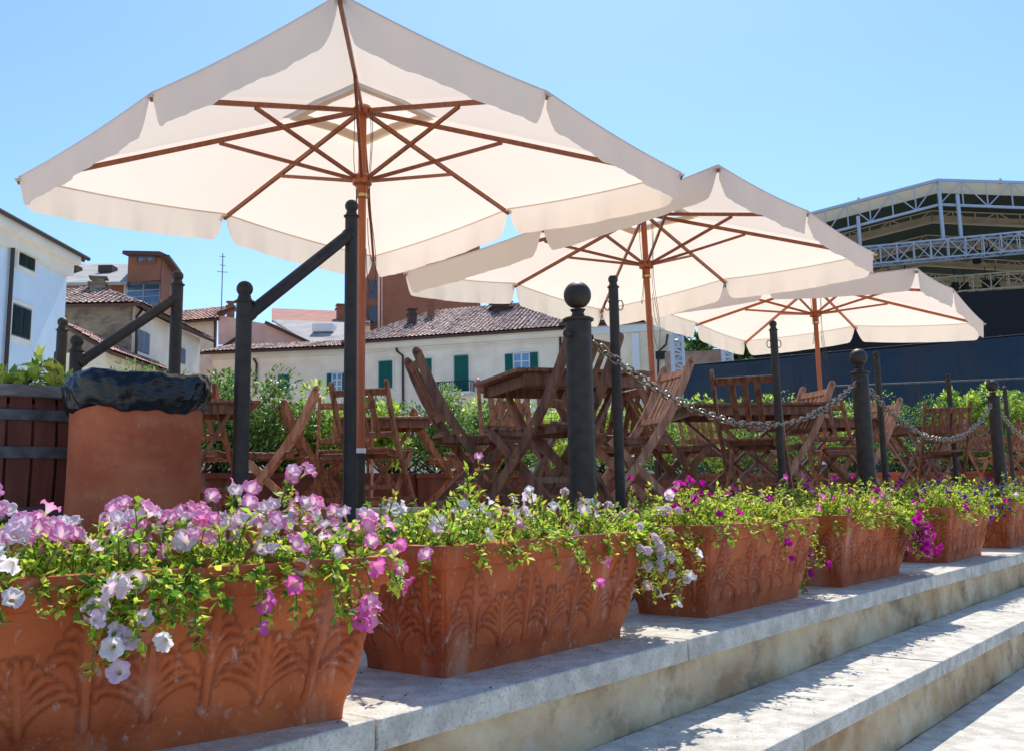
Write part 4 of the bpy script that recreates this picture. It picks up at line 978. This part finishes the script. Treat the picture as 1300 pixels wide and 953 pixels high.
# pale annex with pilaster right of the main house
A = at(797,414,46.2); B = at(866,414,45.2); zt2 = 7.9
an = thing('house', 'pale annex with white pilaster seen between the two parasol poles', 'house', (A.x,A.y,TERR))
mb = MB(); prism(mb, [(A.x-3.0,A.y+.6),(B.x,B.y),(B.x+1,B.y+8),(A.x-2,A.y+8)], TERR, zt2); mb.build('wall', M['cream2'], an, world=True)
w2 = Wall((A.x-3.0,A.y+.6), (B.x,B.y)); pm = MB(); a0,_ = w2.hit(803,450); w2.panel(pm, a0, a0+.35, TERR, zt2-.5, 0, .1); w2.panel(pm, 0, 5.9, zt2-.45, zt2-.1, 0, .15); pm.build('pilaster', M['white'], an, world=True)
w2.pipe(an, [(848,425),(846,438),(836,447),(836,500)], .05)
rfm = MB(); prism(rfm, [(A.x-3.3,A.y+.2),(B.x+.4,B.y-.4),(B.x+1.4,B.y+8.4),(A.x-2.3,A.y+8.4)], zt2, zt2+.18); rfm.build('roof', M['fascia'], an, world=True)
lm_ = MB(); a0,z0 = w2.hit(842,452); lm_.tube([w2.pt(a0,z0,0),w2.pt(a0,z0+.1,.5)], .04, 6); lm_.frame(w2.pt(a0,z0-.05,.6), w2.d, w2.n, (0,0,1), .5,.4,.35); lm_.build('floodlight', M['lampblack'], an, world=True)
# -- left wing
A = at(270,452,52.4); B = at(456,443,51.2); dv = (B-A); dv.z=0; dv.normalize(); nv = Vector((dv.y,-dv.x,0)); ze = 7.75
nv = nv if nv.y < 0 else -nv
hw = thing('house', 'low cream wing with green shutters between the two handrail posts', 'house', (A.x,A.y,TERR))
mb = MB(); C2 = B-nv*7; D2 = A-nv*7; prism(mb, [(A.x,A.y),(B.x,B.y),(C2.x,C2.y),(D2.x,D2.y)], TERR, ze); mb.build('wall', M['cream'], hw, world=True)
ww = Wall(A,B); ww.window(hw, 354,476,367,500,'shutter'); ww.window(hw, 422,474,434,498,'shutter',closed=False)
ww.pipe(hw, [(321,452),(327,462),(326,500)]); cb = MB(); Lw = (B-A).length; ww.panel(cb, 0, Lw-.2, ze-.35, ze-.02, 0, .2); cb.build('cornice', M['cornice'], hw, world=True)
e1, e2 = A+nv*.6-dv*.5, B+nv*.6-dv*.1; e1.z=e2.z=ze+.05; r1, r2 = at(290,440,55.5), at(458,431,54.4); r1.z=r2.z=(r1.z+r2.z)/2
tiled(hw, e1, e2, r2, r1)
def block(label, x0, x1, ytop, Y0, Y1, m, depth=6, name='house', z0=TERR, cat='house'):
    """plain building volume: front wall between two bearings, top at a given height"""
    A = at(x0, ytop, Y0); B = at(x1, ytop, Y1); z = (A.z+B.z)/2; t = thing(name, label, cat, (A.x,A.y,z0)); mb = MB()
    da = Vector((A.x,A.y,0)).normalized(); db = Vector((B.x,B.y,0)).normalized()
    prism(mb, [(A.x,A.y),(B.x,B.y),(B.x+db.x*depth,B.y+db.y*depth),(A.x+da.x*depth,A.y+da.y*depth)], z0, z); mb.build('wall', M[m], t, world=True); return t, Wall(A,B), A, B, z
# -- small cream + pink houses behind
t1, w, A, B, z = block('cream house with short tiled roof left of the thick handrail post', 205, 276, 408, 58, 57.5, 'cream2')
a, b = at(200,410,57.3), at(277,404,56.9); r1, r2 = at(222,396,60.5), at(296,388.5,60); tiled(t1, a, b, r2, r1, 'tiles_red'); chimney(t1, 293,390,58.5,.45,1.6,'brown')
w.pipe(t1, [(274,408),(273.5,450)])
t2, w, A, B, z = block('dull pink house with low gable behind the thick handrail post', 277, 396, 437, 57.2, 56.5, 'pink')
g = MB(); p0,p1,p2,p3 = at(277,438,57.1), at(277,400,57.1), at(341,412,56.9), at(396,437,56.4); p4 = at(340,438,56.8); g.add([p0,p4,p3,p2,p1],[(0,1,2,3,4)]); q_ = [Vector((v.x,v.y+5,v.z)) for v in (p1,p2,p3)]; g.add([p1,p2,p3]+q_,[(0,1,4,3),(1,2,5,4)]); g.build('gable', M['pink'], t2, world=True)
er = MB(); er.bar(at(277,399,56.9), at(300,392,56.9), .5, .2); er.build('roof_edge', M['fascia'], t2, world=True)
for (p_, q__) in ((at(338,410,56.7), at(398,437.5,56.2)), (at(270,450,56), at(300,430,56.5))):
    er = MB(); er.bar(p_, q__, .4, .2); er.build('roof_edge', M['fascia'], t2, world=True)
t3 = thing('house', 'building under a grey sheet roof with skylight left of the tall iron post', 'house', at(345,437,58.5))
def sheet(t, a, b, c, d, m, name='roof'):
    mb = MB(); mb.add([a,b,c,d]+[v-Vector((0,0,.15)) for v in (a,b,c,d)],[(0,1,2,3),(7,6,5,4),(0,4,5,1),(1,5,6,2),(2,6,7,3),(3,7,4,0)]); return mb.build(name, M[m], t, world=True)
ra = at(398,437,58); sheet(t3, at(396,437.5,58), at(470,434,57.5), at(458,410,63), at(346,406,63.5), 'greyroof')
mb = MB(); a_ = at(396,437.5,58); b_3 = at(470,434,57.5); c_ = at(458,411,63); d_ = at(346,407,63.5); prism(mb, [(a_.x,a_.y+.3),(b_3.x,b_3.y+.3),(c_.x,c_.y),(d_.x,d_.y)], TERR, a_.z-.3); mb.build('wall', M['cream2'], t3, world=True)
sk = MB(); c_ = at(412,418,60.9); sk.box((c_.x,c_.y,c_.z),(1.3,1.3,.5),0.); sk.build('skylight', M['white'], t3, world=True)
t4, w, A, B, z = block('building with faded red sheet roof beyond the grey one', 347, 470, 410, 69, 68, 'cream2', depth=2)
sheet(t4, at(345,407,67.5), at(470,412,67), at(462,396,73), at(345,391.5,73), 'pinkroof'); chimney(t4, 435,393,69,.8,2,'brown')
an_ = thing('antenna', 'thin television antenna above the cream house roof against the sky', 'antenna', at(282,392,58.5)); mb = MB(); mb.tube([at(281,395,58.5), at(283,322,58.5)], .035, 6); mb.build('mast', M['metalbase'], an_, world=True)
for (y, w_) in ((326,4),(337,3.5),(345.5,7)):
    mb = MB(); mb.tube([at(282.5-w_,y-.4,58.5), at(282.5+w_,y+.5,58.5)], .02, 5); mb.build('crossbar', M['metalbase'], an_, world=True)
# -- brown tower block
tb, w, A, B, z = block('tall dark brown block with narrow windows rising under the parasols', 462, 609, 308, 70, 68, 'brown', depth=10, name='tower_block')
for (x0,y0,x1,y1) in [(469,357,478,378),(469,390,478,410)]: w.window(tb, x0,y0,x1,y1, None, True, frame='darkbrown', pane='darkpane')
mb = MB(); 
for (x0,x1) in ((480.5,483),(485,486)): a0,z0 = w.hit(x0,420); a1,z1 = w.hit(x1,345); w.panel(mb, a0,a1,z0,z1,0,.15)
mb.build('pipes', M['pink'], tb, world=True)
# -- pale blue house at the left
bx = -16.5; ze = 9.0
hb = thing('house', 'pale blue house with dark shutters cut by the left edge', 'house', (bx,35.4,TERR))
mb = MB(); prism(mb, [(bx,15),(bx,35.4),(bx-9,35.4),(bx-9,15)], TERR, ze); mb.build('wall', M['bluewall'], hb, world=True)
wb = Wall((bx,15),(bx,35.4)); wb.window(hb, 23.5,315,41,344,'shutter2'); wb.window(hb, 15,386.5,35,431,'shutter2')
wb.window(hb, -40,385,-15,431,'shutter2')
wb.pipe(hb, [(22,286),(15.5,294),(13,300),(2,478)], .07)
cb = MB(); wb.panel(cb, 0, 20.4, ze-.75, ze-.02, 0, .25); wb.panel(cb, 0, 20.4, ze-.35, ze-.021, .25, .5); cb.build('cornice', M['cornice'], hb, world=True)
e1, e2 = Vector((bx+.5,15,ze+.0)), Vector((bx+.5,35.8,ze+.0)); r1, r2 = Vector((bx-4.5,15,ze+2.0)), Vector((bx-4.5,36.2,ze+2.0)); tiled(hb, e1, e2, r2, r1, 'tiles_red')
e3, e4 = Vector((bx-9.8,15,ze)), Vector((bx-9.8,36.2,ze)); tiled(hb, e4, e3, r1, r2, 'tiles_red')
gt = MB(); gt.tube([Vector((bx+.6,15,ze-.02)), Vector((bx+.6,35.8,ze-.02))], .08, 8); gt.build('gutter', M['pipe'], hb, world=True)
# -- old house with bare wall
K_ = 1.32; ox, y0_, y1_ = -11.85*K_, 30*K_, 36.6*K_
zo = 6.0*K_; oh = thing('house', 'old house with bare brown gable wall and tiled roof behind the bin', 'house', (ox,y0_,TERR))
mb = MB(); prism(mb, [(ox-4.6,y0_-.1),(ox-.05,y0_-.1),(ox-.05,y0_+.1),(ox-4.6,y0_+.1)], TERR, zo-.02); mb.build('front_wall', M['oldwall'], oh, world=True)
mb = MB(); prism(mb, [(ox-4.6,y0_+.11),(ox,y0_+.11),(ox,y1_),(ox-4.6,y1_)], TERR, zo); mb.build('wall', M['cream'], oh, world=True)
wo = Wall((ox,y0_+.11),(ox,y1_)); wo.window(oh, 174,419,187,450,'shutter3'); wo.window(oh, 227,442,233,462,'shutter3'); wo.pipe(oh, [(178,392),(170,402),(169,450)], .06)
e1, e2 = Vector((ox+.6,y0_-.7,zo)), Vector((ox+.6,y1_+.4,zo)); r1, r2 = Vector((ox-2.3,y0_+2,zo+1.25)), Vector((ox-2.3,y1_-1,zo+1.25)); f1 = Vector((ox-5.6,y0_-.7,zo))
tiled(oh, e1, e2, r2, r1); tiled(oh, f1, e1, r1, Vector((ox-3.2,y0_+2,zo+1.25))); chimney(oh, 125,362,31.4*K_,.62,1.1,'oldwall')
# lean-to with lower roof
lh = thing('outbuilding', 'low outbuilding with sloping tiled roof between blue house and old house', 'outbuilding', (-14.9,36.2,TERR))
mb = MB(); prism(mb, [(-17.6,36.3),(-15.3,36.3),(-15.3,39.2),(-17.6,39.2)], TERR, 5.5); mb.build('wall', M['cream2'], lh, world=True)
tiled(lh, Vector((-14.9,36.0,5.5)), Vector((-14.9,42.5,5.5)), Vector((-16.8,42.5,6.6)), Vector((-16.8,36.0,6.6)), 'tiles_red')
wl = Wall((-15.3,36.3),(-15.3,39.2)); wl.pipe(lh, [(75,440),(66,448),(64,470)], .05)
# -- building with grey roof and brown roof box
gh, w, A, B, z = block('building with wide grey sheet roof behind the old house', 60, 206, 358, 45, 44, 'brown', depth=7)
sheet(gh, at(55,359.5,44.4), at(207,357,43.4), at(190,336,50), at(85,334.5,50), 'greyroof')
w.window(gh, 162,362,203,384, None, False)
sk = MB(); 
for (x,y) in ((92,343),(137,343)): c_ = at(x,y,47.5); sk.box((c_.x,c_.y,c_.z),(.7,.7,.35))
sk.build('skylights', M['fascia'], gh, world=True)
rb_, w, A, B, z = block('brown box shaped roof room with two small panes above the white window', 163, 205, 324, 43.1, 42.8, 'brown', depth=5, name='roof_room', z0=at(163,358,43).z, cat='building')
w.window(rb_, 176,326,183,331, None, True, frame='darkbrown', pane='pane'); w.window(rb_, 186,326,194,331, None, True, frame='darkbrown', pane='pane')
mb = MB(); B0 = at(205,324,42.8); B1 = at(221,345,46); B2_ = at(219,345,49); B3_ = at(203,345,47); pts = [(B0.x+.02,B0.y),(B1.x,B1.y),(B2_.x,B2_.y),(B3_.x,B3_.y)]; 
vz = [(pts[0][0],pts[0][1],B0.z),(pts[1][0],pts[1][1],B1.z),(pts[2][0],pts[2][1],B1.z),(pts[3][0],pts[3][1],B0.z)]
vl = [(a,b,TERR+2) for a,b in pts]; mb.add(vl+vz, [(0,1,5,4),(1,2,6,5),(2,3,7,6),(3,0,4,7),(4,5,6,7)]); mb.build('side_wing', M['brown'], rb_, world=True)
mb = MB(); mb.bar(at(160,322.5,42.9), at(207,323.5,42.6), .6, .16); mb.build('roof_edge', M['fascia'], rb_, world=True)
mb = MB(); mb.bar(at(207.5,325.5,42.7), at(223,345.5,45.9), .5, .14); mb.build('roof_edge', M['fascia'], rb_, world=True)

# ------------------------------------------------------------------ brick wall, lattice towers, stage
bw = MB(); A = at(862,447,36); B = at(905,449,36); bw.box(((A.x+B.x)/2,(A.y+B.y)/2,(A.z+TERR)/2),((B.x-A.x)+1.0,.5,A.z-TERR)); tag(bw.build('brick_wall', M['brick']), 'rough brick wall behind the lattice tower right of the annex', 'wall')
def lattice(parent, p, q, w, h, n, r, name='truss', m='truss', up=(0,0,1)):
    """box truss between two points"""
    p, q = Vector(p), Vector(q); Y = (q-p).normalized(); X = Y.cross(Vector(up)); X.normalize(); Z = X.cross(Y); mb = MB()
    cs = [(-1,-1),(1,-1),(1,1),(-1,1)]
    for (i, j) in cs: mb.tube([p+X*i*w/2+Z*j*h/2, q+X*i*w/2+Z*j*h/2], r, 6)
    for k in range(n+1):
        c = p.lerp(q, k/n)
        for s in range(4):
            (i,j),(i2,j2) = cs[s], cs[(s+1)%4]; a = c+X*i*w/2+Z*j*h/2; b = c+X*i2*w/2+Z*j2*h/2; mb.tube([a,b], r*.7, 5)
            if k < n:
                c2 = p.lerp(q, (k+1)/n); b2 = c2+X*i2*w/2+Z*j2*h/2; a2 = c2+X*i*w/2+Z*j*h/2
                mb.tube([a,b2] if k % 2 else [b,a2], r*.6, 5)
    return mb.build(name, M[m], parent, world=True)
def lat_tower(px, Y, wpx, ytop, label):
    tp = at(px, ytop, Y); w = wpx/F*Y; t = thing('lattice_tower', label, 'tower', (tp.x,tp.y,TERR), 0, 'aluminium lattice towers')
    lattice(t, (tp.x,tp.y,TERR+.1), tp, w, w, 22, .045, 'mast', up=(0,1,0)); b = MB(); b.box((tp.x,tp.y,TERR+.06),(w*1.6,w*1.6,.1)); b.build('foot_plate', M['metalbase'], t, world=True)
lat_tower(859, 26, 12, 424, 'aluminium lattice tower standing right of the annex')
lat_tower(922, 30, 10, 428, 'aluminium lattice tower under the left corner of the smallest parasol')
# stage
ph = radians(20); G = Vector((cos(ph),-sin(ph),0)); Bk = Vector((sin(ph),cos(ph),0)); ap = at(1190,229,50); kk = .165
stg = thing('stage', 'large open stage roof with lattice trusses at the right behind the parasols', 'stage', (ap.x,ap.y,TERR))
Lf, Rt = 15., 15.
def gp(s, b, dz=0): return ap+G*s+Bk*b+Vector((0,0,-kk*abs(s)+dz))
for k in range(7):
    b = k*6.0; m_ = 'truss' if k == 0 else 'trusswood'
    mb = MB(); N_s = 26
    for (s0, s1) in ((-Lf,0),(0,Rt)):
        lo = -1.35 if k == 0 else -.75
        mb.bar(gp(s0,b), gp(s1,b), .14, .14); mb.bar(gp(s0,b,lo), gp(s1,b,lo), .14, .12)
        nn = 13
        for i in range(nn+1):
            s = s0+(s1-s0)*i/nn; mb.tube([gp(s,b), gp(s,b,lo)], .04, 5)
            if i < nn: s2 = s0+(s1-s0)*(i+1)/nn; mb.tube([gp(s,b,0 if i%2 else lo), gp(s2,b,lo if i%2 else 0)], .035, 5)
    mb.build('roof_truss', M[m_], stg, world=True)
    if k == 0:
        mb = MB()
        for (s0, s1) in ((-Lf,0),(0,Rt)):
            P0, P1, P2, P3 = gp(s0,.3,-.02), gp(s1,.3,-.02), gp(s1,.3,-.62), gp(s0,.3,-.62); mb.add([P0,P1,P2,P3,P0+Bk*.05,P1+Bk*.05,P2+Bk*.05,P3+Bk*.05],[(0,1,2,3),(7,6,5,4)])
        mb.build('fascia', M['trusswood'], stg, world=True)
    else:
        mb = MB()
        for (s0, s1) in ((-Lf,0),(0,Rt)):
            P0, P1, P2, P3 = gp(s0,b+.1,-.3), gp(s1,b+.1,-.3), gp(s1,b+.1,-.75), gp(s0,b+.1,-.75); mb.add([P0,P1,P2,P3],[(0,1,2,3)])
        mb.build('fascia', M['trusswood'], stg, world=True)
mb = MB()
for (s0, s1) in ((-Lf,0),(0,Rt)):
    mb.add([gp(s0,.4,-.04), gp(s1,.4,-.04), gp(s1,40,-.04), gp(s0,40,-.04), gp(s0,.4,.02), gp(s1,.4,.02), gp(s1,40,.02), gp(s0,40,.02)],[(0,1,2,3),(7,6,5,4),(0,4,5,1),(2,6,7,3)])
mb.build('roof_membrane', M['membrane'], stg, world=True)
mb = MB(); 
for s0 in (-10,-4,3,9): mb.bar(gp(s0,0,.1), gp(s0,40,.1), .12,.2)
mb.build('purlins', M['trusswood'], stg, world=True)
# front tie truss and hangers
zt_ = 12.1
def tp_(s, b=0, z=zt_): v = ap+G*s+Bk*b; return Vector((v.x,v.y,z))
lattice(stg, tp_(-13,-.5), tp_(15,-.5), .8, .95, 34, .05, 'tie_truss')
lattice(stg, tp_(-13,7,11.6), tp_(15,7,11.6), .8, .9, 30, .05, 'inner_truss', 'trusswood')
lattice(stg, tp_(-13,14,10.0), tp_(15,14,10.0), .8, .8, 30, .05, 'inner_truss', 'trusswood')
for s0, z1 in ((0,15.6),(.85,15.0),(-4.1,14.4),(7,14.2)):
    mb = MB(); mb.bar(tp_(s0,-.45,zt_+.5), tp_(s0,-.45,z1), .15,.15); mb.build('hanger', M['truss'], stg, world=True)
for s0 in (-12,14.5): lattice(stg, tp_(s0,0,TERR), tp_(s0,0,15.7-kk*abs(s0)), .9,.9, 14,.07,'column', up=(0,1,0)); lattice(stg, tp_(s0,38,TERR), tp_(s0,38,15.7-kk*abs(s0)), .9,.9, 14,.07,'column', up=(0,1,0))
mb = MB(); P0, P1 = tp_(-14,38,TERR), tp_(15,38,TERR); mb.bar(P0+Vector((0,0,4.2)), P1+Vector((0,0,4.2)), .3, 8.4); mb.build('backdrop', M['blackdrape'], stg, world=True)
mb = MB(); A = at(945,412,48.5); A.z = 9.0; B = at(1420,386,44); A.z = B.z = 9.05; mb.bar(Vector((A.x,A.y,A.z/2)), Vector((B.x,B.y,B.z/2)), .3, A.z); mb.build('side_drape', M['blackdrape'], stg, world=True)
for (x,y) in ((1213,366),(1225,366),(1252,363),(1265,362),(1240,330),(1256,322),(1150,358),(1128,352)):
    p = at(x,y,56); lm = MB(); lm.lathe([(.12,.35),(.22,.3),(.24,-.2),(.18,-.26)], p, 10); lm.tube([p+Vector((0,0,.3)), p+Vector((0,0,1.1))], .03, 5); lm.build('spotlight', M['lampblack'], stg, smooth=True, world=True)
# blue tarpaulin fence with folds
def tarp():
    A = at(868,467,22.2); B = at(1330,424,18.2); A.z = B.z = 2.8; d = (B-A); L = d.length; dn = d.normalized(); n = Vector((dn.y,-dn.x,0)); nu, nv_ = 420, 14; P = np.zeros((nv_,nu,3)); r = np.random.default_rng(3)
    f = np.linspace(0,L,nu); w = .14*np.sin(f*2.1)+.10*np.sin(f*3.7+1+np.sin(f))+.06*np.abs(np.sin(f*5.1+2))+.05*np.sin(f*8+f*f*.2)
    for j in range(nv_):
        q = j/(nv_-1); z = 2.8-(2.8-TERR)*q; sw = w*(.25+.9*q)+.03*np.sin(f*3+q*5)
        P[j,:,0] = A.x+dn.x*f+n.x*sw; P[j,:,1] = A.y+dn.y*f+n.y*sw; P[j,:,2] = z-.03*np.abs(np.sin(f*1.05))*(1-q)
    t = thing('tarpaulin_fence', 'dark blue tarpaulin screen stretched behind the hedge at the right', 'fence', (A.x,A.y,TERR)); mb = MB(); mb.grid(P); mb.build('tarpaulin', M['tarp'], t, smooth=True, world=True)
    for i in range(10):
        c = A.lerp(B, i/9)-n*.15; m2 = MB(); m2.tube([Vector((c.x,c.y,TERR)), Vector((c.x,c.y,2.85))], .03, 8); m2.build('post', M['metalbase'], t, world=True)
    m2 = MB(); m2.tube([A-n*.1+Vector((0,0,.01)), B-n*.1+Vector((0,0,.01))], .03, 8); m2.build('top_rail', M['blackdrape'], t, world=True)
tarp()
rl = thing('railing', 'thin grey metal rail running low before the blue tarpaulin', 'railing', at(1130,484,17.5)); 
A, B = at(1060,490,17.8), at(1330,479,17.0); m2 = MB(); m2.tube([A,B], .016, 8); m2.build('rail', M['hoop'], rl, world=True)
for i in range(6):
    c = A.lerp(B, i/5); m2 = MB(); m2.tube([Vector((c.x,c.y,TERR)), c], .014, 8); m2.build('post', M['iron'], rl, world=True)

# fallen petals, leaf bits and crumbs of soil on the ledge and steps
n_ = 420; ru = rng.uniform(1.2, 11, n_); lv = rng.choice([0,0,0,1], n_); rn = np.where(lv == 0, rng.uniform(-2.5,-1.68,n_), rng.uniform(-1.64,-1.29,n_)); rz = np.where(lv == 0, LEDGE, -.726)+.004
P_ = np.stack([ru*Ux+rn*Nx, ru*Uy+rn*Ny, rz], 1); D_ = np.stack([rng.normal(0,1,n_), rng.normal(0,1,n_), rng.uniform(0,.25,n_)], 1)
lt = leaves('litter', P_, D_, np.tile([0,0,1.], (n_,1))+rng.normal(0,.2,(n_,3)), rng.uniform(.004,.017,n_), rng.uniform(.003,.010,n_), tints(n_, [(.30,.16,.07),(.16,.10,.05),(.80,.30,.50),(.25,.35,.08)], (4,4,1.5,1.5)), M['leaf'], None, curl=-.15)
lt['kind'] = 'stuff'
# ------------------------------------------------------------------ light
SUN_AZ, SUN_EL = radians(5), radians(55)
sd = bpy.data.lights.new('sun', 'SUN'); sd.energy = 5.0; sd.angle = radians(.53); sd.color = (1,.955,.88)
so = bpy.data.objects.new('sun', sd); COL.objects.link(so)
vec = Vector((sin(SUN_AZ)*cos(SUN_EL), cos(SUN_AZ)*cos(SUN_EL), sin(SUN_EL))); so.rotation_mode = 'QUATERNION'; so.rotation_quaternion = vec.to_track_quat('Z', 'Y'); so.location = (0,0,30)
w = bpy.data.worlds.new('World'); scene.world = w; w.use_nodes = True; nt = w.node_tree; bg = nt.nodes['Background']
sky = nt.nodes.new('ShaderNodeTexSky'); sky.sky_type = 'NISHITA'; sky.sun_disc = False; sky.sun_elevation = SUN_EL; sky.sun_rotation = SUN_AZ; sky.air_density = 1.0; sky.dust_density = .6; sky.ozone_density = 1.2
hz = nt.nodes.new('ShaderNodeMix'); hz.data_type = 'RGBA'; hz.blend_type = 'MULTIPLY'; hz.inputs['Factor'].default_value = 1; hz.inputs['B'].default_value = (.86,1.10,1.36,1)
nt.links.new(sky.outputs[0], hz.inputs['A']); nt.links.new(hz.outputs['Result'], bg.inputs[0]); bg.inputs[1].default_value = .15
scene.view_settings.view_transform = 'Standard'; scene.view_settings.look = 'None'; scene.view_settings.exposure = 0
scene.render.engine = 'CYCLES'; scene.cycles.max_bounces = 8; scene.cycles.transparent_max_bounces = 8
